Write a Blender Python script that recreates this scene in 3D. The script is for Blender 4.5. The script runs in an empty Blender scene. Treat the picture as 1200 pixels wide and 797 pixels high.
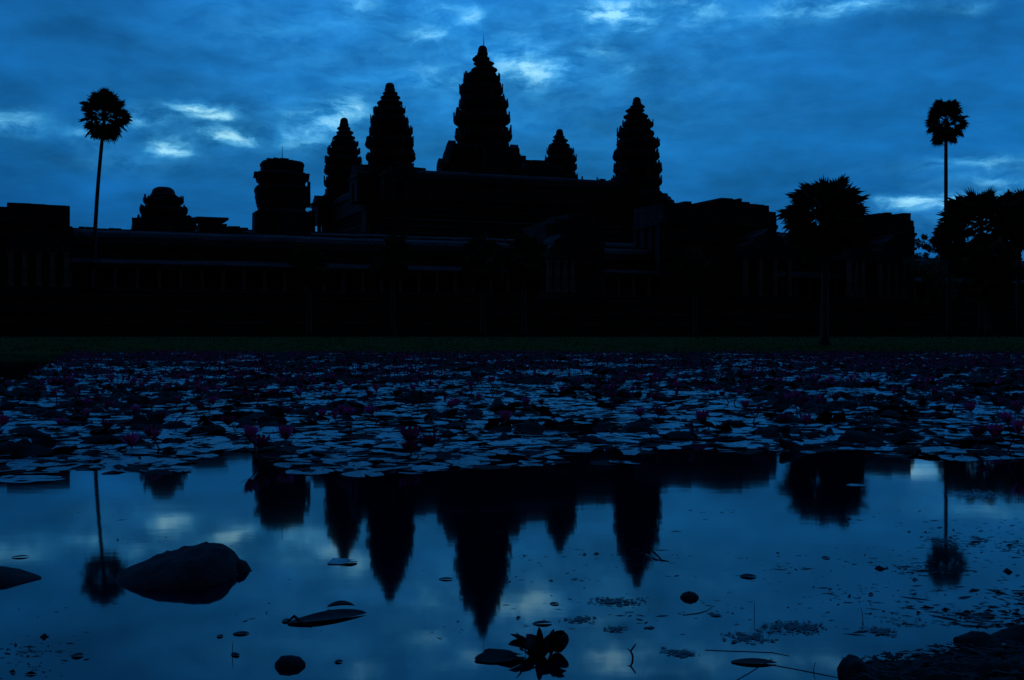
import bpy, bmesh, math, random
import numpy as np
from mathutils import Vector, Matrix, noise as mnoise

R = math.radians
SC = bpy.context.scene
COL = SC.collection
rnd = random.Random(7)

# ------------------------------------------------------------------ camera, sky, sun, exposure
F, CX, HY, H = 1350.0, 600.0, 394.5, 1.2          # focal length in photo pixels, centre, horizon row, eye height
cam_d = bpy.data.cameras.new('camera')
cam_d.sensor_width = 36.0
cam_d.lens = 36.0 * F / 1200.0
cam_d.shift_y = -4.0 / 1200.0
cam_d.clip_start, cam_d.clip_end = 0.05, 9000.0
cam = bpy.data.objects.new('camera', cam_d)
COL.objects.link(cam)
cam.location = (0, 0, H)
cam.rotation_euler = (R(90), 0, 0)
SC.camera = cam

SUN_EL, SUN_AZ = 2.0, -1.0                          # before sunrise light: low behind the towers, veiled by cloud
sun_d = bpy.data.lights.new('sun', 'SUN')
sun_d.energy = 0.015
sun_d.angle = R(5)
sun_d.color = (1.0, 0.9, 0.78)
sun = bpy.data.objects.new('sun', sun_d)
COL.objects.link(sun)
sun.rotation_euler = (R(-(90 - SUN_EL)), 0, R(-SUN_AZ))

SC.view_settings.view_transform = 'Standard'
SC.view_settings.look = 'None'
SC.view_settings.exposure = 0.0
SC.view_settings.gamma = 1.0
SC.view_settings.use_curve_mapping = False
try:
    SC.cycles.use_denoising = True
    SC.cycles.max_bounces = 5
    SC.cycles.glossy_bounces = 3
    SC.cycles.caustics_reflective = False
except Exception:
    pass


class NT:
    """small helper round a node tree"""
    def __init__(self, tree):
        self.t = tree
        tree.nodes.clear()

    def n(self, typ, **kw):
        nd = self.t.nodes.new(typ)
        for k, v in kw.items():
            setattr(nd, k, v)
        return nd

    def link(self, a, b):
        self.t.links.new(a, b)

    def put(self, sock, v):
        if isinstance(v, bpy.types.NodeSocket):
            self.link(v, sock)
        elif v is not None:
            sock.default_value = v

    def math(self, op, a, b=None, c=None, clamp=False):
        nd = self.n('ShaderNodeMath', operation=op)
        nd.use_clamp = clamp
        self.put(nd.inputs[0], a); self.put(nd.inputs[1], b); self.put(nd.inputs[2], c)
        return nd.outputs[0]

    def vmath(self, op, a, b=None, c=None):
        nd = self.n('ShaderNodeVectorMath', operation=op)
        self.put(nd.inputs[0], a); self.put(nd.inputs[1], b)
        if c is not None:
            self.put(nd.inputs[2], c)
        return nd.outputs['Value'] if op in ('DOT_PRODUCT', 'LENGTH') else nd.outputs[0]

    def comb(self, x, y, z):
        nd = self.n('ShaderNodeCombineXYZ')
        self.put(nd.inputs[0], x); self.put(nd.inputs[1], y); self.put(nd.inputs[2], z)
        return nd.outputs[0]

    def noise(self, vec, scale, detail=4, rough=0.5, dist=0.0, col=False):
        nd = self.n('ShaderNodeTexNoise')
        self.put(nd.inputs['Vector'], vec)
        nd.inputs['Scale'].default_value = scale
        nd.inputs['Detail'].default_value = detail
        nd.inputs['Roughness'].default_value = rough
        nd.inputs['Distortion'].default_value = dist
        return nd.outputs['Color' if col else 'Fac']

    def mapr(self, v, a, b, c, d, smooth=False):
        nd = self.n('ShaderNodeMapRange')
        nd.interpolation_type = 'SMOOTHSTEP' if smooth else 'LINEAR'
        for i, x in enumerate((v, a, b, c, d)):
            self.put(nd.inputs[i], x)
        return nd.outputs[0]

    def mix(self, f, a, b, typ='MIX'):
        nd = self.n('ShaderNodeMix', data_type='RGBA', blend_type=typ)
        nd.clamp_factor = False
        self.put(nd.inputs[0], f)
        self.put(nd.inputs[6], a if isinstance(a, bpy.types.NodeSocket) else (*a, 1))
        self.put(nd.inputs[7], b if isinstance(b, bpy.types.NodeSocket) else (*b, 1))
        return nd.outputs[2]

    def ramp(self, v, stops):
        nd = self.n('ShaderNodeValToRGB')
        cr = nd.color_ramp
        while len(cr.elements) < len(stops):
            cr.elements.new(0.5)
        for e, (p, c) in zip(cr.elements, stops):
            e.position = p
            e.color = (*c, 1)
        self.put(nd.inputs[0], v)
        return nd.outputs[0]


world = bpy.data.worlds.new('World')
SC.world = world
world.use_nodes = True
W = NT(world.node_tree)
d = W.n('ShaderNodeTexCoord').outputs['Generated']
sep = W.n('ShaderNodeSeparateXYZ'); W.link(d, sep.inputs[0])
dx, dy, dz = sep.outputs
az = W.math('ARCTAN2', dx, dy)
el = W.math('ARCSINE', dz)
zz = W.math('ADD', W.math('ABSOLUTE', dz), 0.13)
# a cloud layer overhead, seen in perspective
cl = W.comb(W.math('DIVIDE', dx, zz), W.math('DIVIDE', dy, zz), 0.0)
nbig = W.noise(W.vmath('MULTIPLY', cl, (1.0, 0.75, 1.0)), 0.9, 4, 0.55, 0.4)
nmid = W.noise(W.vmath('ADD', cl, (7.3, 2.1, 0)), 2.6, 5, 0.55, 0.3)
nfin = W.noise(W.vmath('ADD', cl, (1.7, 9.4, 0)), 6.0, 6, 0.6, 0.6)
ae = W.comb(az, el, 0.0)
warp = W.noise(W.vmath('MULTIPLY', ae, (1.0, 2.0, 1.0)), 14.0, 5, 0.6, 0.2, col=True)
aew = W.vmath('ADD', ae, W.vmath('MULTIPLY', W.vmath('SUBTRACT', warp, (0.5, 0.5, 0.5)), (0.048, 0.026, 0.0)))
# the thin places in the overcast: centre column/row, spread, brightness
BREAKS = [(198, 172, 12, 6, 1.25), (222, 127, 17, 4, .95), (252, 139, 16, 5, .85), (258, 163, 18, 4.5, 1.05), (172, 140, 18, 7, .45),
          (20, 146, 18, 7, .55), (104, 158, 13, 6, .55), (290, 168, 9, 3, .38), (335, 163, 16, 6, .35), (375, 148, 22, 12, .48),
          (405, 128, 15, 8, .6), (495, 40, 16, 8, .45), (432, 6, 20, 9, .5), (505, 10, 14, 6, .32), (552, 18, 8, 8, .35),
          (480, 60, 120, 46, .10), (660, 90, 110, 50, .10), (620, 88, 24, 12, .55), (626, 92, 11, 6, .45), (595, 70, 18, 9, .18), (510, 93, 22, 8, .3), (420, 103, 10, 6, .28), (705, 16, 20, 8, .95),
          (742, 31, 14, 6, .4), (702, 58, 12, 6, .35), (734, 80, 12, 4, .22), (750, 5, 26, 6, .4), (815, 4, 18, 9, .55), (860, 25, 40, 8, .18),
          (940, 7, 24, 7, .42), (980, 14, 30, 6, .25), (1040, 2, 38, 7, .45), (1142, 8, 14, 4, .3),
          (1150, 192, 46, 5, .42), (1180, 196, 30, 4, .3), (1190, 212, 46, 4, .5), (1072, 236, 36, 3.5, .50), (1096, 246, 24, 4, .36), (1040, 240, 26, 4, .25),
          (1096, 262, 28, 4, .2), (1206, 240, 18, 12, .7), (1160, 238, 30, 8, .5), (140, 186, 40, 7, .12), (320, 30, 60, 20, .10), (700, 40, 120, 40, .08),
          (230, 150, 64, 26, .11), (390, 140, 46, 20, .12)]
tot = None
for (bx, by, sx, sy, amp) in BREAKS:
    a0 = math.atan((bx - CX) / F)
    e0 = math.atan((HY - by) / math.hypot(F, bx - CX))
    ix, iy = F / (sx * 1.15), F / (sy * 1.15)
    v = W.vmath('MULTIPLY_ADD', aew, (ix, iy, 0), (-a0 * ix, -e0 * iy, 0))
    g = W.math('MULTIPLY', W.math('EXPONENT', W.math('MULTIPLY', W.vmath('DOT_PRODUCT', v, v), -0.5)), amp)
    tot = g if tot is None else W.math('ADD', tot, g)
streak = W.noise(W.vmath('MULTIPLY', aew, (28.0, 68.0, 1.0)), 1.0, 6, 0.62, 0.0)
lump = W.noise(W.vmath('MULTIPLY', aew, (13.0, 26.0, 1.0)), 1.0, 3, 0.5, 0.0)
tot = W.math('MULTIPLY', tot, W.mapr(streak, 0.36, 0.64, 0.10, 1.32))
tot = W.math('MULTIPLY', tot, W.mapr(lump, 0.32, 0.62, 0.55, 1.2))
# overhead and away from the frame the same broken cloud goes on
gen = W.math('MULTIPLY', W.mapr(nmid, 0.55, 0.78, 0.0, 0.35, True), W.mapr(el, 0.27, 0.36, 0.0, 1.0, True))
tot = W.math('ADD', tot, gen)
base = W.ramp(W.mapr(el, 0.0, 0.6, 0.0, 1.0), [(0.0, (.0040, .092, .318)), (0.17, (.0043, .099, .334)), (0.27, (.0066, .134, .408)),
                                               (0.45, (.0098, .168, .515)), (0.72, (.011, .23, .74)), (1.0, (.012, .25, .98))])
tone = W.math('ADD', W.mapr(nbig, 0.3, 0.7, 0.78, 1.24), W.mapr(nmid, 0.3, 0.7, -0.20, 0.20))
tone = W.math('ADD', tone, W.mapr(lump, 0.3, 0.7, -0.14, 0.14))
tone = W.math('ADD', tone, W.mapr(streak, 0.3, 0.7, -0.06, 0.06))
tone = W.math('ADD', tone, W.mapr(nfin, 0.3, 0.7, -0.06, 0.06))
# darker bank of cloud towards the upper left
tone = W.math('MULTIPLY', tone, W.mapr(az, -0.44, 0.0, 0.86, 1.04, True))
base = W.mix(1.0, base, W.comb(tone, tone, tone), 'MULTIPLY')
nish = W.n('ShaderNodeTexSky', sky_type='NISHITA')
nish.sun_disc = False
nish.sun_elevation = R(SUN_EL)
nish.sun_rotation = R(SUN_AZ)
sky_part = W.mix(1.0, nish.outputs[0], (.003, .045, .12), 'MULTIPLY')
base = W.mix(0.06, base, sky_part)
thin = W.ramp(tot, [(0.0, (0, 0, 0)), (0.22, (.014, .085, .14)), (0.5, (.075, .26, .34)), (1.0, (.33, .62, .60))])
front = W.mix(1.0, base, thin, 'ADD')
# dawn is ahead: the sky behind the camera is still night
fall = W.mapr(dy, -0.30, 0.50, 0.0, 1.0, True)
back = W.mix(W.mapr(nmid, 0.3, 0.7, 0.0, 1.0), (.012, .013, .022), (.021, .022, .036))
skyc = W.mix(fall, back, front)
bg = W.n('ShaderNodeBackground')
W.link(skyc, bg.inputs[0])
bg.inputs[1].default_value = 1.0
wo = W.n('ShaderNodeOutputWorld')
W.link(bg.outputs[0], wo.inputs[0])


# ------------------------------------------------------------------ materials
def material(name, build):
    m = bpy.data.materials.new(name)
    m.use_nodes = True
    T = NT(m.node_tree)
    p = T.n('ShaderNodeBsdfPrincipled')
    o = T.n('ShaderNodeOutputMaterial')
    T.link(p.outputs[0], o.inputs[0])
    build(T, p)
    return m


def noisy(c0, c1, scale=3.0, rough=0.85, bump=0.0, bscale=None, obj=True, spec=0.3, rrough=None):
    def b(T, p):
        co = T.n('ShaderNodeTexCoord').outputs['Object']
        n = T.noise(co, scale, 6, 0.6)
        T.link(T.mix(T.mapr(n, .3, .7, 0, 1), c0, c1), p.inputs['Base Color'])
        p.inputs['Roughness'].default_value = rough
        if rrough:
            T.link(T.mapr(n, .3, .7, rrough[0], rrough[1]), p.inputs['Roughness'])
        p.inputs['Specular IOR Level'].default_value = spec
        if bump:
            bn = T.n('ShaderNodeBump')
            bn.inputs['Strength'].default_value = 0.8
            bn.inputs['Distance'].default_value = bump
            T.link(T.noise(co, bscale or scale * 4, 6, 0.6), bn.inputs['Height'])
            T.link(bn.outputs[0], p.inputs['Normal'])
    return b


def stone_nodes(T, p):
    co = T.n('ShaderNodeTexCoord').outputs['Object']
    n1 = T.noise(co, 0.35, 5, 0.6)
    n2 = T.noise(co, 2.5, 6, 0.65)
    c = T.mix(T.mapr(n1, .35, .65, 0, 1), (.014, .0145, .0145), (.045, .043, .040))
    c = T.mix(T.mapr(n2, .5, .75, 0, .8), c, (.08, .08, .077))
    s = T.n('ShaderNodeSeparateXYZ'); T.link(co, s.inputs[0])
    # masonry courses
    w = T.math('FRACT', T.math('MULTIPLY', T.math('ADD', s.outputs[2], T.math('MULTIPLY', n2, .12)), 1.6))
    j = T.mapr(w, 0.0, 0.10, 0.55, 1.0)
    c = T.mix(1.0, c, T.comb(j, j, j), 'MULTIPLY')
    T.link(c, p.inputs['Base Color'])
    p.inputs['Roughness'].default_value = 0.95
    p.inputs['Specular IOR Level'].default_value = 0.15
    bn = T.n('ShaderNodeBump')
    bn.inputs['Distance'].default_value = 0.25
    T.link(T.math('ADD', n2, T.math('MULTIPLY', j, .5)), bn.inputs['Height'])
    T.link(bn.outputs[0], p.inputs['Normal'])


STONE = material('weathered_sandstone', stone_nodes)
PALE_STONE = material('pale_sandstone', noisy((.05, .05, .05), (.15, .15, .147), .8, .95, .05, 6, spec=.1))
METAL = material('dark_metal', noisy((.05, .05, .05), (.1, .1, .1), 5, .5))
BARK = material('palm_bark', noisy((.03, .026, .02), (.08, .07, .06), 4, .95, .05, 9, spec=.1))
PALM = material('palm_leaf', noisy((.022, .040, .020), (.05, .075, .036), 1.5, .85, spec=.12))
DEADPALM = material('dry_palm_leaf', noisy((.04, .032, .02), (.09, .07, .045), 1.5, .9, spec=.1))
LEAFM = material('bush_leaf', noisy((.02, .04, .018), (.05, .08, .03), 1.5, .85, spec=.1))
ROCK = material('wet_rock', noisy((.006, .0055, .005), (.024, .021, .018), 11, .9, .012, 30, spec=.10))
DEBRIS = material('sodden_debris', noisy((.005, .005, .0045), (.018, .016, .013), 25, .85, spec=.08))
TWIG = material('pale_dry_stalk', noisy((.10, .09, .07), (.22, .2, .16), 20, .6, spec=.4))
ALGAE = material('floating_weed', noisy((.006, .011, .008), (.022, .028, .02), 30, .6, spec=.25, rrough=(.45, .8)))
STEM = material('lily_stem', noisy((.05, .02, .03), (.08, .04, .04), 10, .7, spec=.2))
PETAL = material('pink_petal', noisy((.50, .07, .30), (.75, .14, .45), 14, .7, spec=.15))
PETALD = material('deep_pink_petal', noisy((.26, .025, .12), (.42, .05, .20), 14, .7, spec=.15))
WILT = material('wilted_leaf', noisy((.006, .006, .005), (.02, .016, .012), 20, .8, spec=.12))


def pad_nodes(T, p):
    co = T.n('ShaderNodeTexCoord').outputs['Object']
    oi = T.n('ShaderNodeObjectInfo')
    n = T.noise(co, 9, 5, .6)
    c = T.mix(T.mapr(n, .3, .7, 0, 1), (.010, .018, .020), (.028, .042, .045))
    c = T.mix(T.mapr(T.noise(co, 1.3, 3), .45, .65, 0, .6), c, (.045, .020, .024))
    T.link(c, p.inputs['Base Color'])
    p.inputs['IOR'].default_value = 1.55
    p.inputs['Specular IOR Level'].default_value = 0.95
    T.link(T.mapr(T.noise(co, 2.2, 4, .6), .32, .68, .18, .36), p.inputs['Roughness'])
    bn = T.n('ShaderNodeBump')
    bn.inputs['Strength'].default_value = 1.0
    bn.inputs['Distance'].default_value = 0.010
    T.link(T.noise(co, 30, 5, .65), bn.inputs['Height'])
    T.link(bn.outputs[0], p.inputs['Normal'])


PAD = material('lily_pad_skin', pad_nodes)
SHADED_PAD = material('shaded_lily_pad_skin', noisy((.004, .005, .004), (.014, .011, .009), 7, .9, .004, 20, spec=.06))  # dull brown skin for some pads, their shadow put into the colour
RAISED = material('lily_leaf_underside', noisy((.0035, .005, .004), (.013, .010, .009), 5, .85, .004, 20, spec=.05))


def water_nodes(T, p):
    co = T.n('ShaderNodeTexCoord').outputs['Object']
    p.inputs['Base Color'].default_value = (.0004, .0012, .006, 1)
    p.inputs['IOR'].default_value = 1.333
    p.inputs['Roughness'].default_value = 0.038
    bn = T.n('ShaderNodeBump')
    bn.inputs['Strength'].default_value = 0.12
    bn.inputs['Distance'].default_value = 0.003
    n = T.noise(T.vmath('MULTIPLY', co, (1.0, 1.6, 1.0)), 1.8, 3, .5)
    T.link(n, bn.inputs['Height'])
    T.link(bn.outputs[0], p.inputs['Normal'])


WATER = material('pond_water', water_nodes)


def ground_nodes(T, p):
    co = T.n('ShaderNodeTexCoord').outputs['Object']
    s = T.n('ShaderNodeSeparateXYZ'); T.link(co, s.inputs[0])
    n = T.noise(co, .5, 6, .65)
    n2 = T.noise(co, 14, 6, .65)
    g = T.mix(T.mapr(n, .3, .7, 0, 1), (.020, .036, .009), (.040, .058, .015))
    mud = T.mix(T.mapr(n2, .3, .7, 0, 1), (.005, .0045, .004), (.024, .020, .017))
    T.link(T.mix(T.mapr(s.outputs[1], 20, 40, 0, 1), mud, g), p.inputs['Base Color'])
    p.inputs['Roughness'].default_value = 1.0
    p.inputs['Specular IOR Level'].default_value = 0.0
    bn = T.n('ShaderNodeBump')
    bn.inputs['Distance'].default_value = .02
    T.link(n2, bn.inputs['Height'])
    T.link(bn.outputs[0], p.inputs['Normal'])


GROUND = material('ground_cover', ground_nodes)
GRASS = material('lawn_grass', noisy((.022, .042, .011), (.046, .066, .017), .6, 1.0, spec=0.0))


# ------------------------------------------------------------------ helpers
def P(px, py, D):
    return Vector(((px - CX) / F * D, D, H + (HY - py) / F * D))


def ground_D(py, z=0.0):
    return (H - z) * F / (py - HY)


def on_water(px, py):
    D = ground_D(py)
    return Vector(((px - CX) / F * D, D, 0.0))


class MB:
    def __init__(self):
        self.v, self.f = [], []

    def add(self, vs, fs):
        o = len(self.v)
        self.v += [tuple(x) for x in vs]
        self.f += [tuple(i + o for i in q) for q in fs]

    def box(self, x0, x1, y0, y1, z0, z1, jit=0.0, taper=0.0):
        j = lambda: rnd.uniform(-jit, jit) if jit else 0.0
        vs = []
        for (z, k) in ((z0, 0.0), (z1, taper)):
            for (x, y) in ((x0 + k, y0 + k), (x1 - k, y0 + k), (x1 - k, y1 - k), (x0 + k, y1 - k)):
                vs.append((x + j(), y + j(), z + (j() if z == z1 else 0)))
        self.add(vs, [(3, 2, 1, 0), (4, 5, 6, 7), (0, 1, 5, 4), (1, 2, 6, 5), (2, 3, 7, 6), (3, 0, 4, 7)])

    def loft(self, rings, cap=True):
        n = len(rings[0])
        vs = [p for r in rings for p in r]
        fs = []
        for k in range(len(rings) - 1):
            for i in range(n):
                a, b = k * n + i, k * n + (i + 1) % n
                fs.append((a, b, b + n, a + n))
        if cap:
            fs.append(tuple(range(n - 1, -1, -1)))
            fs.append(tuple((len(rings) - 1) * n + i for i in range(n)))
        self.add(vs, fs)

    def tube(self, pts, rad, n=6):
        rings = []
        for i, p in enumerate(pts):
            p = Vector(p)
            t = (Vector(pts[min(i + 1, len(pts) - 1)]) - Vector(pts[max(i - 1, 0)])).normalized()
            u = t.cross(Vector((0.31, 0.95, 0.05)))
            if u.length < 1e-3:
                u = t.cross(Vector((1, 0, 0)))
            u.normalize()
            w = t.cross(u)
            r = rad[i] if isinstance(rad, (list, tuple)) else rad
            rings.append([p + r * (math.cos(a) * u + math.sin(a) * w) for a in (2 * math.pi * k / n for k in range(n))])
        self.loft(rings)

    def build(self, name, mat, parent=None, smooth=False):
        me = bpy.data.meshes.new(name)
        me.from_pydata(self.v, [], self.f)
        me.materials.append(mat)
        if smooth:
            me.polygons.foreach_set('use_smooth', [True] * len(me.polygons))
        me.update()
        o = bpy.data.objects.new(name, me)
        COL.objects.link(o)
        if parent is not None:
            o.parent = parent
        return o


def tag(o, label=None, cat=None, group=None, kind=None):
    for k, v in (('label', label), ('category', cat), ('group', group), ('kind', kind)):
        if v:
            o[k] = v
    return o


def empty(name, loc, rz=0.0):
    o = bpy.data.objects.new(name, None)
    o.empty_display_size = 0.2
    COL.objects.link(o)
    o.location = loc
    o.rotation_euler = (0, 0, rz)
    return o


def copy_thing(o, children):
    c = o.copy()
    COL.objects.link(c)
    for ch in children:
        k = ch.copy()
        COL.objects.link(k)
        k.parent = c
    return c


# ------------------------------------------------------------------ ground and water
GZ = 1.18                                             # level of the temple lawn
SHORE = 84.0


def near_shore(x):
    # where the near bank meets the water: comes into view only at the lower right
    e = np.clip((x - 1.07) / 0.16, 0, 1)
    e = e * e * (3 - 2 * e)
    return 3.45 + e * 0.70 + np.clip(x - 1.2, 0, 1.4) * 0.46


def build_ground():
    xs = np.unique(np.concatenate([np.linspace(-3, .9, 14), np.linspace(.9, 2.6, 90), np.linspace(2.6, 60, 30), np.linspace(-60, -3, 30),
                                   np.array([-3000, -1500, -700, -350, -200, -120, -90, 90, 120, 200, 350, 700, 1500, 3000])]))
    ys = np.unique(np.concatenate([np.linspace(-40, 2.5, 12), np.linspace(2.6, 5.6, 110), np.linspace(5.6, 80, 14), np.linspace(80, 124, 45),
                                   np.array([150, 180, 220, 300, 400, 700, 1500, 4000]), np.array([-1500, -500, -150])]))
    X, Y = np.meshgrid(xs, ys)
    Z = np.full(X.shape, -0.7)
    far = np.clip((Y - SHORE - 0.9 * np.sin(X * .23) - 0.6 * np.sin(X * .61 + 1)) / 26.0, -0.05, 1.0)
    Z = np.where(Y > 60, np.where(far < 0, far * 12, GZ * (1 - (1 - np.clip(far, 0, 1)) ** 1.5)), Z)
    dn = near_shore(X) - Y
    Z = np.where(Y < 20, np.clip(dn * 0.22, -0.7, 0.16), Z)
    V = []
    for i in range(X.shape[0]):
        for j in range(X.shape[1]):
            x, y, z = X[i, j], Y[i, j], Z[i, j]
            if 2.5 < y < 5.6 and .8 < x < 2.7:
                q = mnoise.fractal(Vector((x * 7, y * 7, 0)), 0.8, 2.1, 5)
                z += q * 0.026 + 0.02 * mnoise.noise(Vector((x * 3, y * 5, 4)))
            V.append((x, y, z))
    n = X.shape[1]
    Fc = [(i * n + j, i * n + j + 1, (i + 1) * n + j + 1, (i + 1) * n + j) for i in range(X.shape[0] - 1) for j in range(n - 1)]
    m = MB(); m.v = V; m.f = Fc
    return tag(m.build('ground', GROUND, smooth=True), kind='structure')


build_ground()
wm = MB()
wm.add([(-260, -30, 0), (260, -30, 0), (260, 90, 0), (-260, 90, 0)], [(0, 1, 2, 3)])
tag(wm.build('pond_water', WATER), kind='structure')

# short grass along the far bank and over the lawn
g = np.random.default_rng(5)
NB = 26000
gx = g.uniform(-70, 75, NB)
gy = SHORE + g.uniform(0, 1, NB) ** 1.6 * 30 + .4
zf = lambda x, y: GZ * (1 - (1 - np.clip((y - SHORE - 0.9 * np.sin(x * .23) - 0.6 * np.sin(x * .61 + 1)) / 26.0, 0, 1)) ** 1.5)
gz = zf(gx, gy)
hh = g.uniform(.04, .13, NB); ang = g.uniform(0, np.pi, NB); wd = g.uniform(.02, .06, NB)
vv = np.empty((NB, 3, 3))
vv[:, 0] = np.stack([gx - np.cos(ang) * wd, gy - np.sin(ang) * wd, gz - .01], 1)
vv[:, 1] = np.stack([gx + np.cos(ang) * wd, gy + np.sin(ang) * wd, gz - .01], 1)
vv[:, 2] = np.stack([gx + g.uniform(-.06, .06, NB), gy + g.uniform(-.06, .06, NB), gz + hh], 1)
keep = gz > 0.01
vv = vv[keep]


def np_mesh(name, verts, loops, starts, totals, mat):
    me = bpy.data.meshes.new(name)
    me.vertices.add(len(verts)); me.vertices.foreach_set('co', verts.astype(np.float32).ravel())
    me.loops.add(len(loops)); me.loops.foreach_set('vertex_index', loops.astype(np.int32))
    me.polygons.add(len(starts)); me.polygons.foreach_set('loop_start', starts.astype(np.int32))
    me.polygons.foreach_set('loop_total', totals.astype(np.int32))
    me.materials.append(mat)
    me.update(calc_edges=True)
    me.validate()
    o = bpy.data.objects.new(name, me)
    COL.objects.link(o)
    return o


def tri_soup(name, vv, mat):
    n = len(vv)
    return np_mesh(name, vv.reshape(-1, 3), np.arange(n * 3), np.arange(n) * 3, np.full(n, 3), mat)


tag(tri_soup('grass', vv, GRASS), label='short dark lawn grass along the far bank of the pond', cat='grass', kind='stuff')

# ------------------------------------------------------------------ temple frame: the axis runs away to the left of the view
TH = R(21.7)
BX = Vector((math.cos(TH), math.sin(TH), 0))          # along the facade
AX = Vector((-math.sin(TH), math.cos(TH), 0))         # into the temple


class Plane:
    """a vertical plane parallel to the facade through (px, D): turns photo columns and rows into metres along it"""
    def __init__(s, px, D):
        s.o = Vector(((px - CX) / F * D, D, 0))

    def t(s, px, depth=0.0):
        k = (px - CX) / F
        o = s.o + AX * depth
        return (k * o.y - o.x) / (BX.x - k * BX.y)

    def z(s, px, py, depth=0.0):
        o = s.o + AX * depth + BX * s.t(px, depth)
        return H + (HY - py) / F * o.y

    def pt(s, t, depth=0.0, z=0.0):
        v = s.o + BX * t + AX * depth
        return Vector((v.x, v.y, z))


UNIT = [(1, .36), (.92, .36), (.92, .56), (.8, .56), (.8, .72), (.72, .72), (.72, .8), (.56, .8), (.56, .92), (.36, .92), (.36, 1)]
PLAN = []
for q in range(4):
    c, s_ = (1, 0, -1, 0)[q], (0, 1, 0, -1)[q]
    PLAN += [(x * c - y * s_, x * s_ + y * c) for (x, y) in UNIT]
EXT = max(abs(x * math.cos(TH) - y * math.sin(TH)) for (x, y) in PLAN)


def ring(r, z, jit=0.0):
    return [(x * r + (rnd.uniform(-jit, jit) if jit else 0), y * r + (rnd.uniform(-jit, jit) if jit else 0), z + (rnd.uniform(-jit, jit) if jit else 0)) for (x, y) in PLAN]


def antefix(m, ang, r, z, w, h, lean=0.0):
    """a small upright leaf shaped stone standing on a cornice"""
    c, s_ = math.cos(ang), math.sin(ang)
    prof = [(-.5, 0), (-.55, .35), (-.32, .7), (0, 1.0), (.32, .7), (.55, .35), (.5, 0)]
    t = w * .35
    vs = []
    for k in (0, 1):
        for (u, v) in prof:
            rr = r - k * t + lean * v * h
            vs.append((c * rr - s_ * u * w, s_ * rr + c * u * w, z + v * h))
    n = len(prof)
    fs = [tuple(range(n)), tuple(range(2 * n - 1, n - 1, -1))] + [(i, i + n, (i + 1) % n + n, (i + 1) % n) for i in range(n)]
    m.add(vs, fs)


def tier_mesh(r, z0, z1, small=False, ruined=False):
    m = MB()
    h = z1 - z0
    if ruined:
        prof = [(.93, -.1), (.94, .08), (.97, .3), (.96, .5), (1.0, .66), (.99, .84), (.95, .92), (.94, 1.0)]
    elif small:        # lotus discs near the top
        prof = [(.68, -.12), (.72, .10), (.93, .26), (1.0, .48), (.96, .68), (.76, .80), (.70, 1.0)]
    else:
        prof = [(.78, -.2), (.80, .06), (.90, .14), (.975, .28), (1.0, .44), (.97, .56), (.985, .64), (.93, .70), (.80, .74), (.78, 1.0)]
    k = .99 / EXT
    m.loft([ring(r * k * a, z0 + h * b, r * .006) for (a, b) in prof])
    if not small and not ruined:
        for q in range(20):
            a = 2 * math.pi * q / 20 + R(9) * 0
            big = q % 5 == 0
            rr = r * (k if big else .985)
            rr *= rnd.uniform(.97, 1.0)
            if rnd.random() < .2:
                continue
            antefix(m, a, rr, z0 + h * .5, r * (.26 if big else .15), h * (.70 if big else .56) * rnd.uniform(.55, 1.2), .0)
    return m


def porch(m, w, dpt, h, z0, axis, off):
    """a porch with an open doorway and a stepped gable, on side `axis` (0..3) of a tower"""
    q = MB()
    dw, dh = w * .26, h * .62
    q.box(-w / 2, -dw / 2, off, off + dpt, z0, z0 + dh)
    q.box(dw / 2, w / 2, off, off + dpt, z0, z0 + dh)
    q.box(-w / 2, w / 2, off, off + dpt, z0 + dh + .003, z0 + h * .8)
    q.box(-w * .56, w * .56, off, off + dpt * 1.05, z0 + h * .8 + .003, z0 + h * .86)
    prof = [(-.5, 0), (-.46, .28), (-.3, .42), (-.24, .66), (-.08, .8), (0, 1.08), (.08, .8), (.24, .66), (.3, .42), (.46, .28), (.5, 0)]
    n = len(prof)
    zb, gh = z0 + h * .86 + .003, h * .42
    vs = [(u * w, off + k * dpt, zb + v * gh) for k in (0, 1) for (u, v) in prof]
    q.add(vs, [tuple(range(n)), tuple(range(2 * n - 1, n - 1, -1))] + [(i, i + n, (i + 1) % n + n, (i + 1) % n) for i in range(n)])
    a = axis * math.pi / 2
    c, s_ = math.cos(a), math.sin(a)
    m.add([(x * c - y * s_, x * s_ + y * c, z) for (x, y, z) in q.v], q.f)


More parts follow.
